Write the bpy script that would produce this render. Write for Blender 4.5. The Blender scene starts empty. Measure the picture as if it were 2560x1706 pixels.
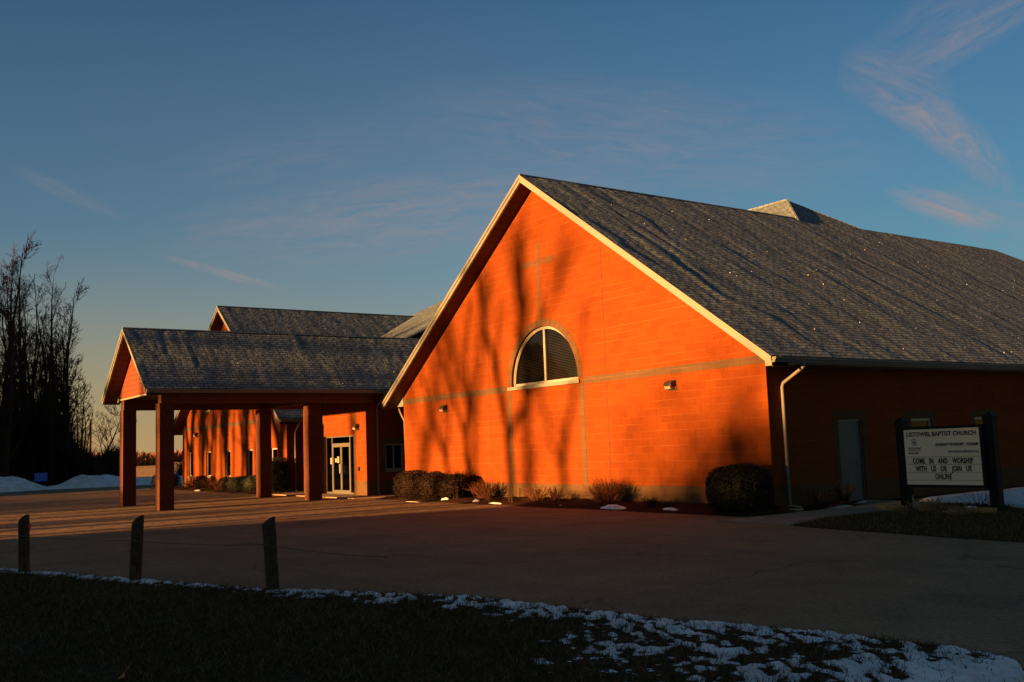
import bpy, bmesh, math, random
import numpy as np
from mathutils import Vector, Matrix
R = math.radians
S = bpy.context.scene
COL = S.collection

# ---------------------------------------------------------------- camera
CAM = Vector((15.83, -18.74, 1.75))
F_PX, YAW, PITCH, ROLL = 2464.5, -0.9527, 0.1066, -0.0366
fw = Vector((math.sin(YAW)*math.cos(PITCH), math.cos(YAW)*math.cos(PITCH), math.sin(PITCH)))
rt = Vector((math.cos(YAW), -math.sin(YAW), 0)); up = rt.cross(fw)
rt2 = rt*math.cos(ROLL)+up*math.sin(ROLL); up2 = -rt*math.sin(ROLL)+up*math.cos(ROLL)
cd = bpy.data.cameras.new('camera'); cam = bpy.data.objects.new('camera', cd); COL.objects.link(cam)
cam.matrix_world = Matrix(((rt2.x, up2.x, -fw.x, CAM.x), (rt2.y, up2.y, -fw.y, CAM.y), (rt2.z, up2.z, -fw.z, CAM.z), (0, 0, 0, 1)))
cd.sensor_width = 36; cd.lens = F_PX/2560*36; cd.clip_start = 0.1; cd.clip_end = 8000
S.camera = cam
S.render.resolution_x, S.render.resolution_y = 1024, 682

# ---------------------------------------------------------------- sun, sky, exposure
SUN_EL, SUN_ROT = R(5.0), R(182.0)
SUN_DIR = Vector((math.sin(SUN_ROT)*math.cos(SUN_EL), math.cos(SUN_ROT)*math.cos(SUN_EL), math.sin(SUN_EL)))
sd = bpy.data.lights.new('sun', 'SUN'); so = bpy.data.objects.new('sun', sd); COL.objects.link(so)
sd.energy = 5.0; sd.angle = R(0.55); sd.color = (1.0, 0.44, 0.13)
so.rotation_euler = SUN_DIR.to_track_quat('Z', 'Y').to_euler(); so.location = (0, -40, 30)
S.view_settings.view_transform = 'Standard'; S.view_settings.look = 'None'; S.view_settings.gamma = 1
S.view_settings.exposure = 2.4; S.view_settings.use_curve_mapping = False
SKY_STRENGTH = 0.052

W = bpy.data.worlds.new('World'); S.world = W; W.use_nodes = True
wt = W.node_tree; wn, wl = wt.nodes, wt.links
for n in list(wn): wn.remove(n)


def m_(nt, op, a, b=None, c=None, clamp=False):
    n = nt.nodes.new('ShaderNodeMath'); n.operation = op; n.use_clamp = clamp
    for i, v in enumerate((a, b, c)):
        if v is None: continue
        if isinstance(v, (int, float)): n.inputs[i].default_value = v
        else: nt.links.new(v, n.inputs[i])
    return n.outputs[0]


def ramp(nt, fac, stops, interp='LINEAR'):
    n = nt.nodes.new('ShaderNodeValToRGB'); nt.links.new(fac, n.inputs[0]); cr = n.color_ramp; cr.interpolation = interp
    while len(cr.elements) < len(stops): cr.elements.new(0.5)
    for e, (p, c) in zip(cr.elements, stops):
        e.position = p; e.color = (c, c, c, 1) if isinstance(c, (int, float)) else (*c, 1)
    return n.outputs[0]


def noise(nt, vec, scale, detail=4, rough=0.55, dist=0.0):
    n = nt.nodes.new('ShaderNodeTexNoise'); n.inputs['Scale'].default_value = scale
    n.inputs['Detail'].default_value = detail; n.inputs['Roughness'].default_value = rough; n.inputs['Distortion'].default_value = dist
    if vec is not None: nt.links.new(vec, n.inputs['Vector'])
    return n.outputs['Fac']


def mix(nt, fac, a, b, blend='MIX'):
    n = nt.nodes.new('ShaderNodeMix'); n.data_type = 'RGBA'; n.blend_type = blend
    for sock, v in ((n.inputs[0], fac), (n.inputs[6], a), (n.inputs[7], b)):
        if isinstance(v, (int, float)): sock.default_value = v
        elif isinstance(v, tuple): sock.default_value = (*v, 1)
        else: nt.links.new(v, sock)
    return n.outputs[2]


sky = wn.new('ShaderNodeTexSky'); sky.sky_type = 'NISHITA'; sky.sun_disc = False
sky.sun_elevation = SUN_EL; sky.sun_rotation = SUN_ROT; sky.altitude = 300; sky.air_density = 1.3; sky.dust_density = 0.6; sky.ozone_density = 2.2
tc = wn.new('ShaderNodeTexCoord'); sep = wn.new('ShaderNodeSeparateXYZ'); wl.new(tc.outputs['Generated'], sep.inputs[0])
az = m_(wt, 'MULTIPLY', m_(wt, 'ARCTAN2', sep.outputs[0], sep.outputs[1]), 57.29578)
el = m_(wt, 'MULTIPLY', m_(wt, 'ARCSINE', sep.outputs[2]), 57.29578)
cmb = wn.new('ShaderNodeCombineXYZ'); wl.new(az, cmb.inputs[0]); wl.new(el, cmb.inputs[1])


def cirrus(a0, e0, ang, hl, hw, dens, sx=0.12, sy=0.7, bend=0.0):
    """one cirrus streak: centre azimuth / elevation in degrees, tilt, half length, half width"""
    c, s = math.cos(R(ang)), math.sin(R(ang))
    dx = m_(wt, 'SUBTRACT', az, a0); dy = m_(wt, 'SUBTRACT', el, e0)
    u = m_(wt, 'ADD', m_(wt, 'MULTIPLY', dx, c), m_(wt, 'MULTIPLY', dy, s))
    v = m_(wt, 'ADD', m_(wt, 'MULTIPLY', dx, -s), m_(wt, 'MULTIPLY', dy, c))
    v = m_(wt, 'ADD', v, m_(wt, 'MULTIPLY', m_(wt, 'MULTIPLY', u, u), bend))
    cb = wn.new('ShaderNodeCombineXYZ'); wl.new(m_(wt, 'MULTIPLY', u, sx), cb.inputs[0]); wl.new(m_(wt, 'MULTIPLY', v, sy), cb.inputs[1]); cb.inputs[2].default_value = a0*0.37
    nz = noise(wt, cb.outputs[0], 3.0, 7, 0.62, 0.8)
    r2 = m_(wt, 'ADD', m_(wt, 'POWER', m_(wt, 'ABSOLUTE', m_(wt, 'DIVIDE', u, hl)), 2.0), m_(wt, 'POWER', m_(wt, 'ABSOLUTE', m_(wt, 'DIVIDE', v, hw)), 2.0))
    env = m_(wt, 'SUBTRACT', 1.0, r2, clamp=True)
    k = m_(wt, 'MULTIPLY', env, m_(wt, 'MULTIPLY_ADD', nz, 2.6, -0.75, clamp=True), clamp=True)
    return m_(wt, 'MULTIPLY', k, dens)


cl = cirrus(-30.3, 16.3, -42, 5.8, 1.35, 0.62, sx=0.22, sy=0.45, bend=0.035)
for args in ((-32.2, 18.8, -30, 3.4, 2.0, 0.35), (-28.6, 20.4, 20, 7.0, 1.3, 0.38), (-27.5, 22.6, 20, 7, 1.6, 0.25), (-30.0, 11.7, -24, 3.6, 0.9, 0.75),
             (-70.9, 10.2, -15, 3.7, 0.30, 0.6), (-79.0, 14.2, -22, 3.6, 0.5, 0.2), (-60, 13.5, 6, 16, 3.0, 0.36), (-47, 17, -8, 16, 4.0, 0.22),
             (-66, 17, 10, 9, 2.0, 0.12), (-26, 10.5, -18, 6, 2.2, 0.25), (-20, 30, 10, 22, 6, 0.3), (60, 20, 5, 60, 8, 0.25), (150, 14, 4, 50, 5, 0.4)):
    cl = m_(wt, 'MAXIMUM', cl, cirrus(*args))
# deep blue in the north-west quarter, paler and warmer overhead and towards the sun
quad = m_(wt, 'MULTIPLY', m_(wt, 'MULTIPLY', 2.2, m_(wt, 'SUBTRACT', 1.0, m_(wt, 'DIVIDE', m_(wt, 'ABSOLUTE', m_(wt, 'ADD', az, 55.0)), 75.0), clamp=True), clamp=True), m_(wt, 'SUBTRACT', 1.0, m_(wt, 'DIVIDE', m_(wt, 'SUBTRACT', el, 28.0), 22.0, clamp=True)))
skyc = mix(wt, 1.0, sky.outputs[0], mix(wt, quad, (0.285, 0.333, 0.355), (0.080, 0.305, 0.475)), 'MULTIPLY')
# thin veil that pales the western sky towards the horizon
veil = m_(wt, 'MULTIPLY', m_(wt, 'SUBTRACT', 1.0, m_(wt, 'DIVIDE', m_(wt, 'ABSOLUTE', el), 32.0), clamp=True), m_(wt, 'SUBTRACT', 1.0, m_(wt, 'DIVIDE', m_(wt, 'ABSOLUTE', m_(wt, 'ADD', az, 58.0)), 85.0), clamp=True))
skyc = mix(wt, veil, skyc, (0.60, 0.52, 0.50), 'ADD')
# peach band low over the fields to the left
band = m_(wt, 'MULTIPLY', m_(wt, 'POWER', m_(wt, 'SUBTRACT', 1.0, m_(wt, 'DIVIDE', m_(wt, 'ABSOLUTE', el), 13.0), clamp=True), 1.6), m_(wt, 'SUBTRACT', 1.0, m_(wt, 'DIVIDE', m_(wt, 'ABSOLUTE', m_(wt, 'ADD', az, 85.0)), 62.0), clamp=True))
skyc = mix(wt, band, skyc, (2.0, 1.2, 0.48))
cloudc = (1.4, 1.03, 0.97)
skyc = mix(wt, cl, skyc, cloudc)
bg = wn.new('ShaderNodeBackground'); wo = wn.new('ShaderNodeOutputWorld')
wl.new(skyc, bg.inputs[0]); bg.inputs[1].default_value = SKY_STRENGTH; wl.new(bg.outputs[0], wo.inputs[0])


# ---------------------------------------------------------------- materials
def mat(name, col=(0.5, 0.5, 0.5), rough=0.8, spec=0.3, metal=0.0, var=0.25, vscale=3.0, bump=0.0, bscale=30.0, build=None, coord='Object', bdist=0.02):
    m = bpy.data.materials.new(name); m.use_nodes = True; nt = m.node_tree
    p = nt.nodes['Principled BSDF']
    p.inputs['Roughness'].default_value = rough; p.inputs['Specular IOR Level'].default_value = spec; p.inputs['Metallic'].default_value = metal
    t = nt.nodes.new('ShaderNodeTexCoord'); vec = t.outputs[coord]
    if build: build(nt, p, t)
    else:
        n1 = noise(nt, vec, vscale, 5, 0.6)
        dark = tuple(c*(1-var) for c in col); lite = tuple(min(1, c*(1+var)) for c in col)
        nt.links.new(ramp(nt, n1, [(0.3, dark), (0.7, lite)]), p.inputs['Base Color'])
        if bump:
            b = nt.nodes.new('ShaderNodeBump'); b.inputs['Strength'].default_value = bump; b.inputs['Distance'].default_value = bdist
            nt.links.new(noise(nt, vec, bscale, 4, 0.6), b.inputs['Height']); nt.links.new(b.outputs[0], p.inputs['Normal'])
    return m


def uvnode(nt):
    n = nt.nodes.new('ShaderNodeUVMap'); n.uv_map = 'UVMap'; return n.outputs[0]


def blockwork(c1, c2, mortar, roughbump, row=0.2032, width=0.4064, msize=0.007):
    def f(nt, p, t):
        uv = uvnode(nt)
        b = nt.nodes.new('ShaderNodeTexBrick'); nt.links.new(uv, b.inputs['Vector'])
        b.inputs['Color1'].default_value = (*c1, 1); b.inputs['Color2'].default_value = (*c2, 1); b.inputs['Mortar'].default_value = (*[v*0.82 for v in c2], 1)
        b.inputs['Scale'].default_value = 1; b.inputs['Mortar Size'].default_value = msize; b.inputs['Mortar Smooth'].default_value = 0.3
        b.inputs['Brick Width'].default_value = width; b.inputs['Row Height'].default_value = row; b.inputs['Bias'].default_value = 0.0
        n1 = noise(nt, uv, 26, 6, 0.75); n2 = noise(nt, uv, 0.5, 4, 0.6)
        c = mix(nt, 0.5, b.outputs['Color'], ramp(nt, n1, [(0.3, 0.5), (0.7, 1.0)]), 'MULTIPLY')
        c = mix(nt, 0.22, c, ramp(nt, n2, [(0.3, 0.55), (0.7, 1.0)]), 'MULTIPLY')
        # pale bed joints, stronger in some stretches, weak head joints
        sp = nt.nodes.new('ShaderNodeSeparateXYZ'); nt.links.new(uv, sp.inputs[0])
        fr = m_(nt, 'ABSOLUTE', m_(nt, 'SUBTRACT', m_(nt, 'FRACT', m_(nt, 'ADD', m_(nt, 'DIVIDE', sp.outputs[1], row), 0.5)), 0.5))
        bedj = m_(nt, 'LESS_THAN', fr, 0.03)
        mp = nt.nodes.new('ShaderNodeMapping'); mp.inputs['Scale'].default_value = (0.45, 4.9, 1); nt.links.new(uv, mp.inputs[0])
        am = ramp(nt, noise(nt, mp.outputs[0], 1.0, 2), [(0.40, 0.10), (0.60, 0.75)])
        c = mix(nt, m_(nt, 'MULTIPLY', bedj, am), c, mortar)
        nt.links.new(c, p.inputs['Base Color'])
        h = m_(nt, 'ADD', m_(nt, 'MULTIPLY', b.outputs['Fac'], -0.12), m_(nt, 'MULTIPLY', noise(nt, uv, 35, 5, 0.65), roughbump))
        bp = nt.nodes.new('ShaderNodeBump'); bp.inputs['Strength'].default_value = 0.5; bp.inputs['Distance'].default_value = 0.015
        nt.links.new(h, bp.inputs['Height']); nt.links.new(bp.outputs[0], p.inputs['Normal'])
    return f


def shingles(nt, p, t):
    uv = uvnode(nt)
    b = nt.nodes.new('ShaderNodeTexBrick'); nt.links.new(uv, b.inputs['Vector'])
    b.inputs['Color1'].default_value = (0.20, 0.285, 0.34, 1); b.inputs['Color2'].default_value = (0.12, 0.172, 0.21, 1); b.inputs['Mortar'].default_value = (0.03, 0.03, 0.03, 1)
    b.inputs['Scale'].default_value = 1; b.inputs['Mortar Size'].default_value = 0.017; b.inputs['Mortar Smooth'].default_value = 0.4
    b.inputs['Brick Width'].default_value = 0.31; b.inputs['Row Height'].default_value = 0.15
    n1 = noise(nt, uv, 1.6, 6, 0.7); n2 = noise(nt, uv, 60, 3, 0.7)
    c = mix(nt, 0.25, b.outputs['Color'], ramp(nt, n1, [(0.3, 0.5), (0.7, 1.0)]), 'MULTIPLY')
    c = mix(nt, 0.5, c, ramp(nt, n2, [(0.3, 0.4), (0.8, 1.0)]), 'MULTIPLY')
    nt.links.new(c, p.inputs['Base Color'])
    # courses overlap like steps, decking sags between rafters, tabs curl a little
    sp = nt.nodes.new('ShaderNodeSeparateXYZ'); nt.links.new(uv, sp.inputs[0])
    saw = m_(nt, 'FRACT', m_(nt, 'DIVIDE', sp.outputs[1], 0.15))
    # dark butt edge under every course, ragged because the tabs are cut unevenly
    edge = m_(nt, 'LESS_THAN', saw, m_(nt, 'MULTIPLY_ADD', noise(nt, uv, 5.5, 2, 0.5), 0.5, -0.06))
    nt.links.new(mix(nt, m_(nt, 'MULTIPLY', edge, 0.72), c, (0.02, 0.022, 0.025)), p.inputs['Base Color'])
    mp = nt.nodes.new('ShaderNodeMapping'); mp.inputs['Scale'].default_value = (1.5, 0.42, 1); mp.inputs['Rotation'].default_value = (0, 0, 0.35); nt.links.new(uv, mp.inputs[0])
    sag = noise(nt, mp.outputs[0], 1.0, 3, 0.55, 0.6)
    mp2 = nt.nodes.new('ShaderNodeMapping'); mp2.inputs['Scale'].default_value = (3.2, 6.6, 1); nt.links.new(uv, mp2.inputs[0])
    tab = noise(nt, mp2.outputs[0], 1.0, 2, 0.6)
    h = m_(nt, 'ADD', m_(nt, 'MULTIPLY', saw, -0.010), m_(nt, 'ADD', m_(nt, 'MULTIPLY', sag, 0.03), m_(nt, 'ADD', m_(nt, 'MULTIPLY', tab, 0.035), m_(nt, 'MULTIPLY', n2, 0.004))))
    bp = nt.nodes.new('ShaderNodeBump'); bp.inputs['Strength'].default_value = 1.0; bp.inputs['Distance'].default_value = 1.0
    nt.links.new(h, bp.inputs['Height'])
    nt.links.new(bp.outputs[0], p.inputs['Normal'])


def asphalt(nt, p, t):
    o = t.outputs['Object']
    n1 = noise(nt, o, 0.22, 5, 0.6); n2 = noise(nt, o, 140, 2, 0.8); n3 = noise(nt, o, 1.7, 6, 0.65)
    c = ramp(nt, n1, [(0.3, (0.34, 0.235, 0.13)), (0.7, (0.46, 0.315, 0.175))])
    c = mix(nt, 0.6, c, ramp(nt, n2, [(0.3, 0.30), (0.75, 1.0)]), 'MULTIPLY')
    n4 = noise(nt, o, 16, 6, 0.95)
    c = mix(nt, 0.85, c, ramp(nt, n4, [(0.38, 0.3), (0.5, 0.8), (0.62, 1.15)]), 'MULTIPLY')
    c = mix(nt, 0.5, c, ramp(nt, noise(nt, o, 0.6, 3, 0.5), [(0.4, 0.7), (0.58, 1.0)]), 'MULTIPLY')
    mpt = nt.nodes.new('ShaderNodeMapping'); mpt.inputs['Scale'].default_value = (0.10, 1.1, 1); mpt.inputs['Rotation'].default_value = (0, 0, -0.12); nt.links.new(o, mpt.inputs[0])
    c = mix(nt, 0.5, c, ramp(nt, noise(nt, mpt.outputs[0], 1.0, 4, 0.6), [(0.35, 0.72), (0.6, 1.0)]), 'MULTIPLY')
    c = mix(nt, 0.4, c, ramp(nt, n3, [(0.35, 0.55), (0.6, 1.0)]), 'MULTIPLY')
    # hairline cracks
    v = nt.nodes.new('ShaderNodeTexVoronoi'); v.feature = 'DISTANCE_TO_EDGE'; v.inputs['Scale'].default_value = 0.2
    wv = nt.nodes.new('ShaderNodeVectorMath'); wv.operation = 'ADD'; nt.links.new(o, wv.inputs[0])
    nn = nt.nodes.new('ShaderNodeTexNoise'); nn.inputs['Scale'].default_value = 0.8; nn.inputs['Detail'].default_value = 5; nt.links.new(o, nn.inputs['Vector'])
    nt.links.new(nn.outputs['Color'], wv.inputs[1]); nt.links.new(wv.outputs[0], v.inputs['Vector'])
    crack = ramp(nt, v.outputs['Distance'], [(0.0, 0.5), (0.005, 1.0)])
    msk = ramp(nt, noise(nt, o, 0.3, 2), [(0.42, 0.0), (0.52, 1.0)])
    c = mix(nt, msk, c, mix(nt, 1.0, c, crack, 'MULTIPLY'))
    nt.links.new(c, p.inputs['Base Color'])
    bp = nt.nodes.new('ShaderNodeBump'); bp.inputs['Strength'].default_value = 1.0; bp.inputs['Distance'].default_value = 1.0
    nt.links.new(m_(nt, 'MULTIPLY', noise(nt, o, 2.5, 3, 0.5), 0.02), bp.inputs['Height']); nt.links.new(bp.outputs[0], p.inputs['Normal'])


def stubble(nt, p, t):
    o = t.outputs['Object']
    n1 = noise(nt, o, 0.012, 5, 0.6); n2 = noise(nt, o, 0.9, 5, 0.7)
    c = ramp(nt, n1, [(0.35, (0.42, 0.27, 0.12)), (0.65, (0.55, 0.38, 0.18))])
    mp = nt.nodes.new('ShaderNodeMapping'); mp.inputs['Scale'].default_value = (0.02, 0.25, 1); nt.links.new(o, mp.inputs[0])
    sn = ramp(nt, noise(nt, mp.outputs[0], 1.0, 5, 0.6), [(0.60, 0.0), (0.66, 1.0)])
    c = mix(nt, 0.5, c, ramp(nt, n2, [(0.3, 0.4), (0.7, 1.0)]), 'MULTIPLY')
    c = mix(nt, sn, c, (0.72, 0.72, 0.74))
    nt.links.new(c, p.inputs['Base Color'])
    bp = nt.nodes.new('ShaderNodeBump'); bp.inputs['Strength'].default_value = 1.0; bp.inputs['Distance'].default_value = 1.0
    nt.links.new(m_(nt, 'MULTIPLY', noise(nt, o, 1.6, 4, 0.7), 0.3), bp.inputs['Height']); nt.links.new(bp.outputs[0], p.inputs['Normal'])


def snowmat(nt, p, t):
    o = t.outputs['Object']
    c = ramp(nt, noise(nt, o, 2.2, 6, 0.7), [(0.28, (0.50, 0.47, 0.45)), (0.55, (0.80, 0.82, 0.86))])
    d = ramp(nt, noise(nt, o, 9, 5, 0.75), [(0.26, (0.3, 0.26, 0.22)), (0.36, (1, 1, 1))])
    nt.links.new(mix(nt, 1.0, c, d, 'MULTIPLY'), p.inputs['Base Color'])
    bp = nt.nodes.new('ShaderNodeBump'); bp.inputs['Strength'].default_value = 0.5; bp.inputs['Distance'].default_value = 0.05
    nt.links.new(noise(nt, o, 14, 5, 0.7), bp.inputs['Height']); nt.links.new(bp.outputs[0], p.inputs['Normal'])


def siding(col, pitch, alongv=True):
    def f(nt, p, t):
        uv = uvnode(nt); sp = nt.nodes.new('ShaderNodeSeparateXYZ'); nt.links.new(uv, sp.inputs[0])
        s = m_(nt, 'FRACT', m_(nt, 'DIVIDE', sp.outputs[1 if alongv else 0], pitch))
        c = mix(nt, 1.0, col, ramp(nt, s, [(0.0, 0.25), (0.07, 0.3), (0.1, 1.0), (1.0, 0.92)]), 'MULTIPLY')
        c = mix(nt, 0.3, c, ramp(nt, noise(nt, uv, 1.5, 4), [(0.3, 0.7), (0.7, 1.0)]), 'MULTIPLY')
        nt.links.new(c, p.inputs['Base Color'])
    return f


M = {}
M['block'] = mat('split_face_block', build=blockwork((0.195, 0.044, 0.0035), (0.162, 0.0355, 0.003), (0.235, 0.082, 0.018), 1.6), rough=0.9, spec=0.15)
M['grey_block'] = mat('grey_block', build=blockwork((0.108, 0.063, 0.028), (0.088, 0.052, 0.024), (0.15, 0.095, 0.05), 0.8), rough=0.9, spec=0.15)
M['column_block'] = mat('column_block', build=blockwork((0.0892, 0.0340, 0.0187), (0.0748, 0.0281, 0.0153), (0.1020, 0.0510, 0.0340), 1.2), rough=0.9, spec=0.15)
M['shingle'] = mat('asphalt_shingle', build=shingles, rough=0.85, spec=0.25)
M['trim'] = mat('cream_trim', (0.1704, 0.1846, 0.1562), 0.45, 0.4, var=0.06, vscale=1.5)
M['gutter'] = mat('gutter_metal', (0.1420, 0.1420, 0.1313), 0.6, 0.3, var=0.08, vscale=2)
M['soffit'] = mat('soffit_panels', build=siding((0.085, 0.036, 0.018), 0.30), rough=0.6)
M['beam'] = mat('brown_beam', (0.085, 0.035, 0.02), 0.8, 0.2, var=0.2, vscale=2)
M['ceiling'] = mat('canopy_ceiling', build=siding((0.10, 0.06, 0.035), 0.30), rough=0.7)
M['white'] = mat('white_vinyl', (0.2556, 0.2627, 0.2343), 0.35, 0.5, var=0.05)
M['alu'] = mat('bronze_aluminium', (0.125, 0.128, 0.115), 0.35, 0.5, 0.3, var=0.08)
M['darkroom'] = mat('dark_room', (0.015, 0.013, 0.012), 0.9, 0.1)
M['door'] = mat('grey_door_paint', (0.048, 0.062, 0.072), 0.45, 0.4, var=0.06, vscale=1)
M['blackmetal'] = mat('black_painted_metal', (0.007, 0.007, 0.008), 0.6, 0.15, var=0.3)
M['bronze'] = mat('dark_bronze', (0.035, 0.025, 0.018), 0.4, 0.5, var=0.2)
M['lens'] = mat('frosted_lens', (0.3, 0.27, 0.2), 0.25, 0.6, var=0.1)
M['slat'] = mat('blind_slat', (0.045, 0.034, 0.026), 0.5, 0.4, var=0.15)
M['paper'] = mat('paper_notice', (0.2130, 0.2059, 0.1775), 0.8, 0.2, var=0.08)
M['asphalt'] = mat('asphalt', build=asphalt, rough=0.9, spec=0.15)
M['concrete'] = mat('concrete', (0.25, 0.19, 0.14), 0.9, 0.2, var=0.2, vscale=2.5, bump=0.5, bscale=60)
M['field'] = mat('stubble_field', build=stubble, rough=0.95, spec=0.05)
M['soil'] = mat('lawn_soil', (0.05, 0.036, 0.019), 0.95, 0.05, var=0.5, vscale=9, bump=0.8, bscale=40)
M['mulch'] = mat('mulch', (0.035, 0.019, 0.011), 0.95, 0.05, var=0.6, vscale=25, bump=1.0, bscale=70)
M['snow'] = mat('snow', build=snowmat, rough=0.6, spec=0.3)
M['bark'] = mat('bark', (0.045, 0.030, 0.022), 0.95, 0.1, var=0.3, vscale=8, bump=0.6, bscale=30)
M['twig'] = mat('twig', (0.05, 0.028, 0.020), 0.9, 0.1, var=0.3, vscale=1)
M['redtwig'] = mat('red_twig', (0.065, 0.023, 0.011), 0.9, 0.1, var=0.3, vscale=5)
M['ever'] = mat('evergreen_leaf', (0.010, 0.014, 0.006), 0.7, 0.25, var=0.5, vscale=14)
M['brownleaf'] = mat('bronze_leaf', (0.010, 0.0045, 0.002), 0.8, 0.2, var=0.5, vscale=14)
M['farbrush'] = mat('far_brush', (0.26, 0.12, 0.06), 0.95, 0.05, var=0.4, vscale=0.05)
M['post'] = mat('weathered_post', (0.065, 0.047, 0.030), 0.9, 0.1, var=0.4, vscale=12, bump=0.9, bscale=35)
M['red'] = mat('red_reflector', (0.6, 0.02, 0.015), 0.4, 0.4, var=0.1)
M['wire'] = mat('wire', (0.10, 0.08, 0.06), 0.5, 0.5, 0.6)
M['signface'] = mat('sign_face', (0.80, 0.66, 0.50), 0.4, 0.4, var=0.05, vscale=2)
M['ink'] = mat('black_lettering', (0.025, 0.025, 0.03), 0.5, 0.3)
M['inkblue'] = mat('blue_grey_lettering', (0.07, 0.12, 0.16), 0.5, 0.3)
M['groove'] = mat('letter_track', (0.45, 0.33, 0.2), 0.5, 0.3)
M['bluesign'] = mat('blue_sign_face', (0.02, 0.17, 0.85), 0.4, 0.5, var=0.08)
M['timber'] = mat('landscape_timber', (0.38, 0.22, 0.07), 0.85, 0.1, var=0.3, vscale=7, bump=0.6)
M['stone'] = mat('tan_stone', (0.42, 0.30, 0.17), 0.9, 0.1, var=0.3, vscale=6, bump=0.7)
M['straw'] = mat('dry_grass', (0.30, 0.20, 0.10), 0.9, 0.1, var=0.4, vscale=6)
M['house'] = mat('cream_house_paint', (0.6, 0.55, 0.48), 0.8, 0.1)
M['leaf'] = mat('fallen_leaf', (0.42, 0.17, 0.03), 0.7, 0.2, var=0.4, vscale=20)


def grassmat(nt, p, t):
    g = nt.nodes.new('ShaderNodeNewGeometry')
    c = ramp(nt, g.outputs['Random Per Island'], [(0.0, (0.035, 0.026, 0.012)), (0.45, (0.075, 0.052, 0.024)), (0.85, (0.14, 0.09, 0.042)), (1.0, (0.26, 0.18, 0.09))])
    nt.links.new(c, p.inputs['Base Color'])


M['blades'] = mat('grass_blades', build=grassmat, rough=0.9, spec=0.1)


def glassmat(name, tint, alpha):
    m = bpy.data.materials.new(name); m.use_nodes = True; nt = m.node_tree
    for n in list(nt.nodes): nt.nodes.remove(n)
    o = nt.nodes.new('ShaderNodeOutputMaterial'); tr = nt.nodes.new('ShaderNodeBsdfTransparent'); gl = nt.nodes.new('ShaderNodeBsdfGlossy')
    fr = nt.nodes.new('ShaderNodeFresnel'); fr.inputs[0].default_value = 1.5; mx = nt.nodes.new('ShaderNodeMixShader')
    tr.inputs[0].default_value = (*tint, 1); gl.inputs['Roughness'].default_value = 0.03
    t = nt.nodes.new('ShaderNodeTexCoord'); b = nt.nodes.new('ShaderNodeBump'); b.inputs['Strength'].default_value = 0.12; b.inputs['Distance'].default_value = 0.05
    nt.links.new(noise(nt, t.outputs['Object'], 1.2, 2), b.inputs['Height']); nt.links.new(b.outputs[0], gl.inputs['Normal'])
    nt.links.new(fr.outputs[0], mx.inputs[0]); nt.links.new(tr.outputs[0], mx.inputs[1]); nt.links.new(gl.outputs[0], mx.inputs[2]); nt.links.new(mx.outputs[0], o.inputs[0])
    return m


M['glass'] = glassmat('window_glass', (0.75, 0.78, 0.75), 0)


# ---------------------------------------------------------------- mesh helpers
def setuv(me):
    uvl = me.uv_layers.new(name='UVMap')
    n = len(me.loops)
    if not n: return
    vi = np.zeros(n, np.int32); me.loops.foreach_get('vertex_index', vi)
    co = np.zeros(len(me.vertices)*3); me.vertices.foreach_get('co', co); co = co.reshape(-1, 3)
    pn = np.zeros(len(me.polygons)*3); me.polygons.foreach_get('normal', pn); pn = pn.reshape(-1, 3)
    lt = np.zeros(len(me.polygons), np.int32); me.polygons.foreach_get('loop_total', lt)
    fn = np.repeat(pn, lt, axis=0)
    t = np.stack([-fn[:, 1], fn[:, 0], np.zeros(n)], 1); L = np.linalg.norm(t, axis=1)
    flat = L < 1e-3; t[flat] = (1, 0, 0); L[flat] = 1; t /= L[:, None]
    # one orientation per axis whatever way a face is wound
    sgn = np.where(np.abs(t[:, 0]) > np.abs(t[:, 1]), np.sign(t[:, 0]), np.sign(t[:, 1])); t *= sgn[:, None]
    b = np.cross(fn, t); sb = np.sign(np.where(np.abs(b[:, 2]) > 1e-4, b[:, 2], b[:, 1])); sb[sb == 0] = 1; b *= sb[:, None]
    P = co[vi]; uv = np.stack([(P*t).sum(1), (P*b).sum(1)], 1)
    uvl.data.foreach_set('uv', uv.astype(np.float32).ravel())


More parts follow.
